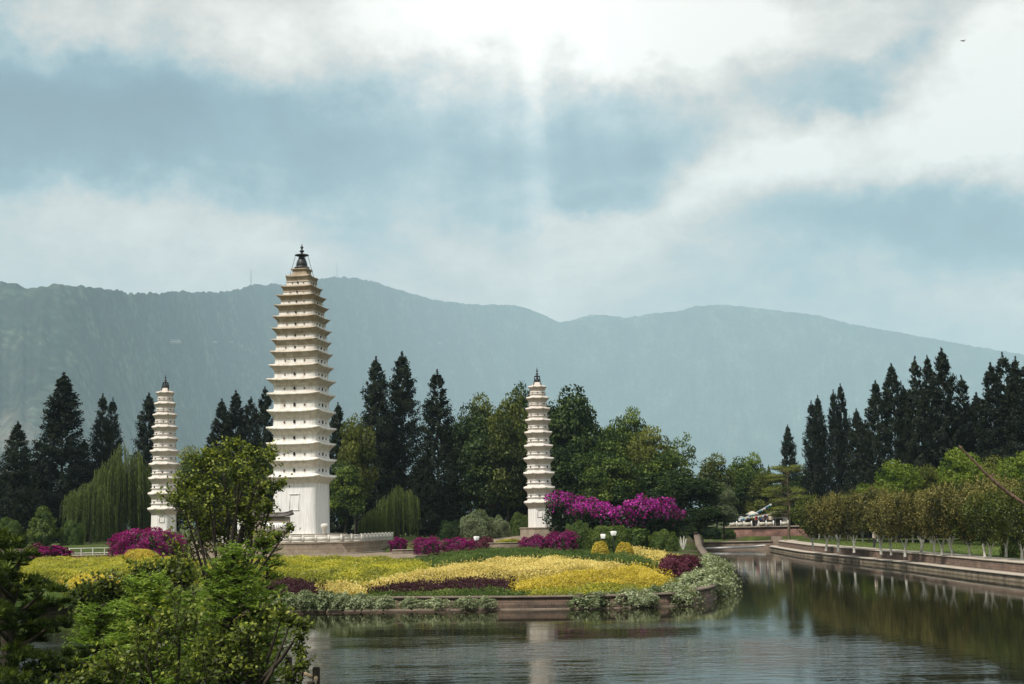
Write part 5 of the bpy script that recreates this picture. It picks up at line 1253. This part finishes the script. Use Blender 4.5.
# whitewashed pruned stump tree near the weir
P = G(683, 548, 1.2)
t = root('pruned_tree', (P[0], P[1], zl(P[0], P[1])), 'pruned whitewashed tree with splayed bare stems near the weir', 'tree')
m = MB()
for a, l in ((-.55, .95), (-.25, 1.15), (.15, 1.2), (.5, .95), (0.75, .6)):
    m.tube([(0, 0, 0), (sin(a) * l * .4, .1 * a, l * .45), (sin(a) * l * .75, .15 * a, l)], [.10, .08, .05], 6)
m.build('trunk', 'whitewash', t)
# path rail by the far lawn of the island
m = MB(); A = W(668, 541, 158); B = W(702, 542, 158); wall_strip(m, resample(np.array([A[:2], B[:2]]), 2), 0, .3, 1.0, zat(A[0], 158, 540.5)); o = m.build('garden_kerb', 'pathpale'); ptag(o, 'pale stone kerb crossing the grass beside the weir', 'kerb')
# weir
A = np.array([22.2, 172.0]); B = np.array([31.2, 173.0])
t = root('weir_wall', (0, 0, 0), 'mossy brown stone weir wall with pale ledge across the channel', 'weir')
ln = resample(np.array([A, B]), 1.0)
m = MB(); wall_strip(m, ln, 0, 1.0, -1.5, .85); m.build('wall', 'stonedark', t)
m = MB(); wall_strip(m, ln, -.08, 1.05, .852, 1.0); m.build('coping', 'stonetan', t)
m = MB(); wall_strip(m, ln, -1.3, -.09, -1.5, .10); m.build('ledge', 'stonedark', t)
for s_, p in ((0, A), (1, B)):
    m = MB(); m.box((p[0] + (-.3 if s_ == 0 else .3), p[1] + .2, .3), (1.0, 2.2, 2.4)); m.build('pier', 'stonedark', t)
m = MB(); a_ = W(703, 549, 170.2); b_ = W(765, 547.5, 170.2)
m.rings([np.array([(a_[0], 169.6, .22), (a_[0], 170.1, .22), (a_[0], 170.1, .36), (a_[0], 169.6, .36)]), np.array([(b_[0] - 1.5, 169.7, .22), (b_[0] - 1.5, 170.3, .22), (b_[0] - 1.5, 170.3, .52), (b_[0] - 1.5, 169.7, .52)]), np.array([(b_[0], 169.9, .45), (b_[0], 170.3, .45), (b_[0], 170.3, .58), (b_[0], 169.9, .58)])], 0, True, True)
o = m.build('white_plank', 'white'); ptag(o, 'long pale plank lying just above the water before the weir', 'plank')
# far quay terrace behind the weir
YQ = 203
qa = W(727, 531, YQ); qb = W(786, 531, YQ)
t = root('quay_terrace', (0, 0, 0), 'reddish brick quay terrace with white railing behind the weir', 'terrace')
ztq = zat(qb[0], YQ, 526)
m = MB(); wall_strip(m, resample(np.array([(qa[0], YQ), (qb[0] + 12, YQ + 0.0)]), 2), 0, 6, -1, ztq - .16); m.build('brickwork', 'redbrick', t)
m = MB(); wall_strip(m, resample(np.array([(qa[0] - .3, YQ), (qb[0] + 12, YQ)]), 2), -.15, 6.1, ztq - .158, ztq); m.build('deck', 'stonetan', t)
for i in range(9):
    x = qa[0] + .4 + i * (qb[0] - qa[0]) / 8
    m = MB(); m.box((x, YQ + .2, ztq + .4), (.14, .14, .8)); m.build('railing_post', 'white', t)
m = MB()
for i in range(8):
    x0_ = qa[0] + .4 + i * (qb[0] - qa[0]) / 8; w_ = (qb[0] - qa[0]) / 8 - .16
    if i in (3, 6): continue
    m.box((x0_ + (qb[0] - qa[0]) / 16, YQ + .2, ztq + .38), (w_, .06, .45))
m.build('railing_panel', 'cloth_cream', t)
# parasols
def parasol(px, ytop, Y, wpx, lab, mat):
    P = W(px, ytop, Y); t = root('parasol', (P[0], Y, ztq), lab, 'parasol', 'parasols on the quay terrace'); h = P[2] - ztq; r = wpx * Y / FPX / 2
    m = MB(); m.tube([(0, 0, 0), (0, 0, h)], .04, 6); m.build('pole', 'steel', t)
    m = MB(); n = 8; m.rings([nring(n, r, h - .5, 1), nring(n, r * 1.0, h - .42, 1), nring(n, r * .5, h - .16, 1), nring(n, .04, h, 1)], 0, True, True); m.build('canopy', mat, t)
parasol(752, 511, 206, 13, 'pale green white parasol over the brick quay', 'cloth_cream'); parasol(775, 511, 206.5, 13, 'cream parasol near the layered pine', 'cloth_cream'); parasol(741, 516, 206, 12, 'small pale parasol at the end of the quay', 'white')
t = root('food_stall', (W(764, 520, 210)[0], 210, 1.1), 'pale stall building behind people on the quay', 'stall')
m = MB(); m.box((0, 0, 1.6), (6.5, 3, 1.6 * 2 - .6)); m.build('wall', 'stonewhite', t); m = MB(); m.box((0, -.2, 3.05), (7.2, 3.8, .2)); m.build('roof', 'roofgrey', t)
m = MB()
for x in (-2.2, -.2, 1.8): m.box((x, -1.52, 1.6), (1.3, .06, 1.7))
m.build('doorway', 'window', t)
# bunting line
def bunting(label, a, b, ya, yb_, Y, cols):
    A = W(a, ya, Y); B = W(b, yb_, Y); t = root('bunting', tuple(A), label, 'bunting', 'bunting lines over the quay')
    m = MB(); n = 20; pts = [(B - A) * s - np.array([0, 0, .8 * s * (1 - s)]) for s in np.linspace(0, 1, n)]; m.tube(pts, .03, 4); m.build('cord', 'white', t)
    mm = {}
    for i, s in enumerate(np.linspace(.04, .96, 16)):
        p = (B - A) * s - np.array([0, 0, .8 * s * (1 - s)]); c_ = cols[i % len(cols)]
        q = MB(); q.add([(p[0] - .18, p[1], p[2]), (p[0] + .18, p[1], p[2]), (p[0], p[1] - .01, p[2] - .42), (p[0] - .18, p[1] + .02, p[2]), (p[0] + .18, p[1] + .02, p[2]), (p[0], p[1] + .01, p[2] - .42)], [(0, 1, 2), (5, 4, 3), (0, 3, 4, 1), (1, 4, 5, 2), (2, 5, 3, 0)]); q.build('pennant', c_, t)
bunting('rising bunting line with blue and white pennants over the quay', 738, 772, 520, 503, 201, ['white', 'cloth_blue', 'cloth_teal', 'white'])
bunting('second lower bunting line with red and white pennants', 746, 782, 517, 510, 202, ['cloth_red', 'white', 'cloth_yellow', 'white'])

# ------------------------------------------------------------------ people
def person(loc, rz, shirt, trousers, label, h=1.68, armpose=0.2):
    t = root('person', loc, label, 'person', 'people on the quay and lawn', rz=rz)
    k = h / 1.7
    V = dict(pel=(0, 0, .95), sp=(0, 0, 1.15), ch=(0, .0, 1.32), nk=(0, 0, 1.47), hd=(0, -.01, 1.58), ht=(0, 0, 1.68),
        lh=(-.10, 0, .9), lk=(-.11, -.03, .50), la=(-.11, .02, .08), lt=(-.12, -.14, .03), rh=(.10, 0, .9), rk=(.12, .02, .50), ra=(.13, .06, .08), rt=(.14, -.08, .03),
        ls=(-.18, 0, 1.40), le=(-.25, 0, 1.13), lw=(-.24, -armpose * .5, .90), lf=(-.24, -armpose * .6, .80), rs=(.18, 0, 1.40), re=(.26, 0, 1.13), rw=(.22, -armpose, .95), rf=(.2, -armpose * 1.2, .87))
    rad = dict(pel=.14, sp=.12, ch=.13, nk=.055, hd=.09, ht=.06, lh=.09, lk=.06, la=.042, lt=.035, rh=.09, rk=.06, ra=.042, rt=.035, ls=.06, le=.042, lw=.032, lf=.03, rs=.06, re=.042, rw=.032, rf=.03)
    E = [('pel', 'sp'), ('sp', 'ch'), ('ch', 'nk'), ('nk', 'hd'), ('hd', 'ht'), ('pel', 'lh'), ('lh', 'lk'), ('lk', 'la'), ('la', 'lt'), ('pel', 'rh'), ('rh', 'rk'), ('rk', 'ra'), ('ra', 'rt'), ('ch', 'ls'), ('ls', 'le'), ('le', 'lw'), ('lw', 'lf'), ('ch', 'rs'), ('rs', 're'), ('re', 'rw'), ('rw', 'rf')]
    ks = list(V); me = bpy.data.meshes.new('body'); me.from_pydata([tuple(c * k for c in V[a]) for a in ks], [(ks.index(a), ks.index(b)) for a, b in E], [])
    o = bpy.data.objects.new('body', me); COL.objects.link(o)
    md = o.modifiers.new('s', 'SKIN'); sv_ = me.skin_vertices[0].data
    for i, a in enumerate(ks): sv_[i].radius = (rad[a] * k, rad[a] * k * (.8 if a in ('pel', 'sp', 'ch') else 1)); sv_[i].use_root = (a == 'pel')
    o.modifiers.new('u', 'SUBSURF').levels = 1; o.modifiers['u'].render_levels = 1
    dg = bpy.context.evaluated_depsgraph_get(); m2 = bpy.data.meshes.new_from_object(o.evaluated_get(dg)); bpy.data.objects.remove(o)
    m2.materials.clear(); m2.materials.append(MT['skin'])
    o = bpy.data.objects.new('body', m2); COL.objects.link(o); o.parent = t
    m = MB(); m.rings([np.column_stack([np.cos(a_) * rx * k, np.sin(a_) * ry * k, np.full(10, z * k)]) for a_ in [np.arange(10) * 2 * pi / 10] for rx, ry, z in ((.19, .15, .92), (.17, .14, 1.1), (.19, .15, 1.3), (.19, .12, 1.42), (.08, .08, 1.48))], 0, True, True)
    for sx in (-1, 1): m.tube([(sx * .17 * k, 0, 1.40 * k), (sx * .245 * k, 0, 1.2 * k)], [.075 * k, .065 * k], 8)
    m.build('shirt', shirt, t, True)
    m = MB(); m.rings([np.column_stack([np.cos(a_) * rx * k, np.sin(a_) * ry * k, np.full(10, z * k)]) for a_ in [np.arange(10) * 2 * pi / 10] for rx, ry, z in ((.16, .13, .84), (.18, .15, .93), (.17, .14, 1.0))], 0, True, True)
    m.tube([(-.09 * k, 0, .9 * k), (-.11 * k, -.03 * k, .5 * k), (-.11 * k, .02 * k, .1 * k)], [.11 * k, .085 * k, .07 * k], 8)
    m.tube([(.09 * k, 0, .9 * k), (.12 * k, .02 * k, .5 * k), (.13 * k, .06 * k, .1 * k)], [.11 * k, .085 * k, .07 * k], 8)
    m.build('trousers', trousers, t, True)
    m = MB(); m.lathe([(.105 * k, 0), (.11 * k, .06 * k), (.09 * k, .12 * k), (.03 * k, .155 * k)], 10, (0, .02 * k, 1.575 * k)); m.build('hair', 'hair', t, True)
for px, y, Y, rz, sh, tr_, lab in [(756, 523, 204.2, .4, 'cloth_red', 'cloth_dark', 'person in dark clothes with red top standing at the quay railing middle'), (765.5, 523, 204.5, -.3, 'cloth_dark', 'cloth_dark', 'person in black standing at the quay railing'),
        (770.5, 523, 204.8, .1, 'cloth_cream', 'cloth_dark', 'person in cream top near the end of the quay railing'), (734, 524, 205, .9, 'cloth_dark', 'cloth_blue', 'person in dark top at the shaded end of the quay'), (761, 523, 206.5, 2.4, 'cloth_blue', 'cloth_dark', 'person in blue top behind others on the quay')]:
    P = W(px, y, Y); person((P[0], Y, ztq + .001), rz, sh, tr_, lab)
P = G(874.5, 546, 1.2); person((P[0], P[1], zl(P[0], P[1]) + .062), 1.2, 'cloth_cream', 'cloth_dark', 'person in pale hat and top standing under the whitewashed trees', 1.7)

# rail fence under the willows
t = root('rail_fence', (0, 0, 0), 'low thin pale rail fence below the willows', 'fence')
A = W(58, 548, 138); B = W(128, 547, 138)
for s in np.linspace(0, 1, 7):
    p = A + (B - A) * s; z0 = zl(p[0], p[1]); m = MB(); m.tube([(p[0], p[1], z0 - .1), (p[0], p[1], z0 + .95)], .05, 6); m.build('post', 'stonewhite', t)
m = MB()
for h in (.45, .9): m.tube([(A[0], A[1], zl(A[0], A[1]) + h), (B[0], B[1], zl(B[0], B[1]) + h)], .035, 6)
m.build('rail', 'stonewhite', t)

# ------------------------------------------------------------------ foreground
def place_fg(name, tr, cr, matt, matc, loc, label, extra=None):
    t = root(name, loc, label, 'tree'); tr.build('trunk', matt, t); cr.build('crown', matc, t); return t
def gen_redwood(H, Wd, seed, nb=95, needle=.075):
    """feathery deciduous conifer: rising branches with flat sprays of soft needles"""
    global rng; rng = np.random.default_rng(seed)
    tr = MB(); cr = MB(); zz = np.linspace(-.3, H, 9); lean = rng.normal(size=2) * .02
    tr.tube(np.column_stack([zz * lean[0], zz * lean[1], zz]), H * .014 * (1 - .9 * np.linspace(0, 1, 9)), 7)
    for i in range(nb):
        t = (i + rng.random()) / nb * .95 + .04; a = i * 2.4 + rng.uniform(-.4, .4)
        L = Wd / 2 * (1 - t) ** .95 * rng.uniform(.7, 1.15) * min(1, .5 + t * 2) + .15
        n = 9; s = np.linspace(0, 1, n); out = np.array([cos(a), sin(a), 0])
        br_ = np.array([0, 0, t * H]) + s[:, None] * L * out + np.column_stack([np.zeros(n), np.zeros(n), L * (.55 * s - .22 * s * s)])
        tr.tube(br_, .022 * (1 - .8 * s) * (1 + L), 4)
        ns = int(7 + L * 13)
        for q in range(ns):
            sp_ = rng.uniform(.12, 1); c = br_[0] + (br_[-1] - br_[0]) * sp_ + np.array([0, 0, L * .12 * sin(pi * sp_)])
            b = a + rng.choice([-1, 1]) * rng.uniform(.5, 1.1); l = .20 + .34 * L * (1.1 - sp_) * rng.uniform(.5, 1.1)
            d = np.array([cos(b), sin(b), rng.uniform(-.15, .4)]); d /= np.linalg.norm(d)
            k = int(l / .0135); u = np.linspace(0, 1, k); P = c + np.outer(u * l, d) + np.outer(np.sin(u * 3), [0, 0, -.05])
            side = np.cross(d, [0, 0, 1]); side /= np.linalg.norm(side) + 1e-9; sg = np.where(np.arange(k) % 2, 1, -1)[:, None]
            T = sg * side + d * .5 + rng.normal(size=(k, 3)) * .3; T /= np.linalg.norm(T, axis=1)[:, None]
            N = rng.normal(size=(k, 3)) * .5 + np.array([0, 0, 1.0]); N -= (N * T).sum(1)[:, None] * T; N /= np.linalg.norm(N, axis=1)[:, None]; B = np.cross(N, T)
            ln_ = needle * rng.uniform(.7, 1.2, k)[:, None]; w_ = needle * .17
            Vq = np.stack([P, P + T * ln_ * .5 + B * w_, P + T * ln_, P + T * ln_ * .5 - B * w_], 1).reshape(-1, 3)
            cr.add(Vq, np.arange(4 * k).reshape(k, 4), 0, np.clip(rng.normal(.35 + .3 * sp_ + rng.normal() * .1, .12, k), 0, 1))
    return tr, cr
def fgpos(px, y, Y): P = W(px, y, Y); return P
for i, (px, yt, Y, wpx, lab) in enumerate([(233, 545, 25, 138, 'feathery soft needled tree at the fence, largest of the feathery ones'), (148, 574, 22, 118, 'feathery soft needled tree lower and further from the fence'), (100, 604, 25, 96, 'small feathery tree beside the foreground pine'), (192, 592, 27, 92, 'small feathery tree squeezed between the two larger ones'), (268, 534, 33, 46, 'slim feathery dark tree touching the fence posts')]):
    P = fgpos(px, yt, Y); H = P[2] - .45; tr, cr = gen_redwood(H, wpx * Y / FPX, 60 + i, nb=88 if i < 2 else 56)
    t = place_fg('feathery_tree', tr, cr, 'bark', 'redwood', (P[0], P[1], .45), lab); t['group'] = 'feathery foreground trees'

def gen_fgbroad(H, tips, seed, leaf=.11, spread=.30, k=130, fine=1.0):
    """big-leafed tree whose limbs end at given tip points (local x,y,z)"""
    global rng; rng = np.random.default_rng(seed)
    tr = MB(); cr = MB(); tr.tube([(0, 0, -.3), (.04, 0, H * .15), (.0, .04, H * .3), (.02, 0, H * .45)], [.16, .13, .11, .09], 8)
    for c, r_, kk in tips:
        c = np.array(c, float); b0 = np.array([.02, 0, H * rng.uniform(.12, .42)]); 
        mid = b0 * .45 + c * .55 + rng.normal(size=3) * .12 + np.array([0, 0, -.15]); tr.tube([b0, mid, c], [.06, .035, .012], 5)
        # shoots carrying leaves, paler towards their tips
        nt = int(7 + 30 * r_)
        for q in range(nt):
            v = rng.normal(size=3); v /= np.linalg.norm(v); v[2] = abs(v[2]) * .8 + .15; ln_ = r_ * rng.uniform(.5, 1.5) + .08; e = c + v * ln_ + np.array([0, 0, .12 * ln_])
            s_ = c + rng.normal(size=3) * r_ * .25; tr.tube([s_, e], [.010, .004], 3, cap=False)
            k2 = int(k * kk * rng.uniform(.5, 1.2) / 5); s = rng.uniform(.15, 1.06, k2)
            P = s_ + (e - s_) * s[:, None] + rng.normal(size=(k2, 3)) * .055 * (.7 + r_ * .7)
            b_ = rng.normal(0, .10)
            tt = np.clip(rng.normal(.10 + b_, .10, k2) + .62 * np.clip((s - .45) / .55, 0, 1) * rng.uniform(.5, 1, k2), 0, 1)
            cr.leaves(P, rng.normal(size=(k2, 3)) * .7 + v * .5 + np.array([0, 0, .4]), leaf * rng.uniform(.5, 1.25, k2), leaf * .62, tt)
    return tr, cr
def fg_tree(name, base_px, Y0, clumps, seed, label, mat, leaf, k=130, zbase=.45):
    """clumps: (px, py, dY, radius_px, density)"""
    B = W(base_px, 600, Y0); base = np.array([B[0], Y0, zbase]); tips = []
    for px, py, dY, rp, kk in clumps:
        c = W(px, py, Y0 + dY); tips.append((c - base, rp * (Y0 + dY) / FPX, kk))
    H = max(t_[0][2] for t_ in tips); tr, cr = gen_fgbroad(H, tips, seed, leaf, k=k)
    return place_fg(name, tr, cr, 'bark', mat, tuple(base), label)
r5 = random.Random(5)
cl = [(205, 470, 0, 20, 1), (222, 462, 1, 16, .9), (190, 490, 0, 18, 1), (240, 480, -1, 22, 1), (262, 470, 0, 18, .9), (258, 498, 1, 22, 1), (214, 500, 0, 26, 1), (235, 515, 0, 26, 1), (200, 525, 1, 26, 1), (250, 527, 0, 20, .9), (185, 510, -1, 18, .9),
      (222, 545, 1, 30, 1), (190, 556, 1, 26, 1), (250, 550, 1, 22, 1), (178, 500, 1, 10, .7), (250, 457, 0, 8, .8), (270, 458, 1, 9, .7), (237, 447, 0, 8, .7), (275, 490, 0, 9, .8), (212, 585, 0, 24, .8), (182, 590, 0, 22, .8), (266, 510, 0, 10, .8), (278, 540, -1, 7, .5), (288, 530, -2, 4, .4), (266, 548, -1, 12, .8)]
fg_tree('foreground_tree', 222, 34, cl, 71, 'tall leafy tree with light tipped branches rising before the terrace', 'fore', .10, k=120)
cl = [(252, 646, 0, 26, .8), (226, 676, 0, 26, .8), (256, 676, 0, 22, 1), (262, 622, 1, 14, .8), (205, 668, 0, 32, 1), (300, 640, -.4, 5, .6), (303, 628, -.4, 5, .6), (301, 655, -.4, 6, .6), (304, 668, -.5, 6, .6), (290, 625, 0, 6, .6), (282, 616, 0, 8, .6), (296, 680, -.4, 8, .6)]
fg_tree('foreground_bush', 250, 24, cl, 72, 'leafy bush at the fence with a dangling leafy branch', 'fore', .085, k=140)['category'] = 'bush'
cl = [(168, 574, 1, 16, .8), (150, 582, 0, 18, 1), (180, 580, 0, 18, 1), (112, 594, 0, 20, 1), (90, 604, 0, 20, 1), (130, 610, 0, 26, 1), (100, 630, 0, 26, .9), (165, 610, 0, 26, 1), (80, 615, 0, 18, .9), (120, 650, 1, 22, .7), (140, 590, 0, 22, 1), (80, 598, 0, 12, .8)]
fg_tree('foreground_tree', 98, 30, cl, 73, 'dark shrubby tree with pale leaf tips beneath the golden bush', 'fore', .11, k=130)
cl = [(180, 640, 0, 34, 1), (150, 668, 0, 34, 1), (115, 680, 0, 26, 1), (200, 690, 0, 30, 1), (70, 690, 0, 18, 1)]
fg_tree('foreground_bush', 165, 20, cl, 74, 'low leafy bush filling the bottom between the feathery trees', 'fore', .08, k=140)['category'] = 'bush'
# pine on the left: needle tufts in tiers
def gen_pine_fg(clumps, base, Y0, seed):
    global rng; rng = np.random.default_rng(seed); tr = MB(); cr = MB()
    tr.tube([(0, 0, -.4), (.05, 0, 1.2), (-.05, 0, 2.4), (-.1, 0, 3.0)], [.16, .13, .09, .04], 8)
    for px, py, dY, rx, ry, k in clumps:
        c = W(px, py, Y0 + dY) - base; s = (Y0 + dY) / FPX
        b0 = np.array([0, 0, max(.3, c[2] - .35)]); tr.tube([b0, (b0 + c) / 2 + [0, 0, -.05], c], [.045, .03, .012], 5)
        nt = int(k * rx * ry / 9)
        for q in range(nt):
            v = rng.normal(size=3); v /= np.linalg.norm(v); e = c + v * rng.uniform(.2, 1) ** .5 * np.array([rx * s, rx * s * .9, ry * s])
            kk = 34; d = rng.normal(size=(kk, 3)); d[:, 2] = np.abs(d[:, 2]) * .9 + .15; d /= np.linalg.norm(d, axis=1)[:, None]
            B = np.cross(d, rng.normal(size=(kk, 3))); B /= np.linalg.norm(B, axis=1)[:, None]; L = .12 * rng.uniform(.7, 1.2, kk)[:, None]
            Vq = np.stack([e + d * .01, e + d * L * .5 + B * .010, e + d * L, e + d * L * .5 - B * .010], 1).reshape(-1, 3)
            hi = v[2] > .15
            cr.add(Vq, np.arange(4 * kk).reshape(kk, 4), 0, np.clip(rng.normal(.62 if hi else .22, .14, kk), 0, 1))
    return tr, cr
Y0 = 21; B = W(10, 600, Y0); base = np.array([B[0], Y0, .45])
cl = [(8, 545, 0, 24, 8, 1.2), (22, 556, -.5, 20, 7, 1.2), (-6, 540, .5, 20, 9, 1.2), (5, 565, 0, 26, 9, 1.2), (20, 585, 0, 30, 10, 1.2), (0, 595, .4, 30, 12, 1.2), (44, 592, -.3, 22, 6, 1.2), (15, 612, 0, 34, 11, 1.2), (54, 603, .4, 18, 5, 1.2), (20, 635, .5, 38, 12, 1.2), (52, 625, 0, 22, 6, 1.2), (0, 655, 0, 36, 14, 1.2), (35, 662, -.6, 32, 9, 1.3), (62, 668, -.4, 26, 8, 1.3),
      (15, 680, -.8, 36, 10, 1.3), (75, 655, .3, 14, 5, 1.2), (-5, 575, -1, 24, 12, 1.2), (-5, 620, -1, 26, 16, 1.2), (50, 685, -.6, 34, 9, 1.3), (95, 682, -.6, 20, 7, 1.2)]
tr, cr = gen_pine_fg(cl, base, Y0, 81)
place_fg('pine_tree', tr, cr, 'bark', 'pine', tuple(base), 'dark foreground pine with tiered light topped needle pads')

# post and rail fence on the near bank
fpos = [(288.5, 657, 26.0), (316.3, 667, 24.4), (311, 681.5, 22.6)]
t = root('post_fence', (0, 0, 0), 'brown log post and rail fence at the water edge', 'fence')
Fp = []
for px, y, Y in fpos:
    P = W(px, y, Y); Fp.append(P); m = MB(); m.tube([(P[0], P[1], -.2), (P[0], P[1], P[2] - .03), (P[0], P[1], P[2])], [.066, .064, .055], 10); m.build('post', 'bark', t)
for a, b in zip(Fp[:-1], Fp[1:]):
    m = MB(); off = np.array([0, 0, -.17]); m.tube([a + off, b + off + [0, 0, -.02]], .035, 8); m.build('rail', 'bark_pale', t)
P0, P1_ = Fp[0] + [0, 0, -.6], Fp[1] + [0, 0, -.6]
m = MB(); m.tube([P0, P1_], .035, 8); m.build('rail', 'bark_pale', t)

# bare leaning branch from a tree beyond the frame on the right
t = root('bare_tree', (6.3, 11.5, .45), 'bare reddish brown branch reaching in at the picture edge above the lawn', 'tree')
A = W(961, 448, 12); B_ = W(985, 474, 12.0); C_ = W(1024, 504, 12.0); D_ = W(1120, 570, 12)
o0 = np.array([6.3, 11.5, .45])
m = MB(); m.tube([(0, 0, -.4), (.05, 0, 1.5), (0.0, .1, 3.0), (.1, .1, 5.5), (.2, .2, 7)], [.17, .15, .13, .09, .04], 9); m.build('trunk', 'deadwood', t)
m = MB(); m.tube([np.array([.0, .1, 2.4]), D_ - o0 , C_ - o0 , (B_ + C_) / 2 - o0 + [0, 0, -.01], B_ - o0 + [0, 0, .01], W(971, 458, 12) - o0, A - o0], [.045, .024, .016, .0145, .012, .009, .005], 8)
m.tube([A - o0, W(959, 445.5, 12) - o0], [.014, .008], 6); m.tube([W(990, 478, 12) - o0, W(994, 473, 12) - o0], [.012, .005], 5); m.build('branch', 'deadwood', t)

# bird
P = W(963, 41, 220)
t = root('bird', tuple(P), 'small dark bird gliding high in the cloudy sky', 'bird')
m = MB(); m.lathe([(.02, -.32), (.07, -.22), (.10, -.05), (.09, .1), (.06, .2), (.03, .3)], 8); o = m.build('body', 'hair', t); o.rotation_euler = (0, pi / 2, .3)
for s_ in (-1, 1):
    m = MB(); m.add([(.1, 0, .03), (-.14, 0, .03), (-.12, s_ * .28, .14), (-.02, s_ * .52, .05), (.08, s_ * .3, .15), (.1, 0, .0), (-.14, 0, .0), (-.12, s_ * .28, .12), (-.02, s_ * .52, .03), (.08, s_ * .3, .12)], [(0, 1, 2, 4), (2, 3, 4), (5, 9, 7, 6), (7, 9, 8), (0, 4, 9, 5), (1, 6, 7, 2)]); o = m.build('wing', 'hair', t); o.rotation_euler = (0, 0, 1.2)

# ------------------------------------------------------------------ haze
HAZE = 0.000088
zmax = float(MV[..., 2].max()) + 60
m = MB(); m.box((0, 8000, (zmax - 2.6) / 2), (42000, 22000, zmax + 2.6))
hz, g, out = newmat('haze_air'); v = g.node('ShaderNodeVolumePrincipled')
v.inputs['Color'].default_value = (.62, .83, .96, 1); v.inputs['Density'].default_value = HAZE; v.inputs['Anisotropy'].default_value = 0.0
g.l.new(v.outputs[0], out.inputs['Volume']); MT['haze'] = hz
o = m.build('haze', 'haze'); o['kind'] = 'stuff'; o['label'] = 'pale bluish haze over the valley and mountains'; o['category'] = 'haze'
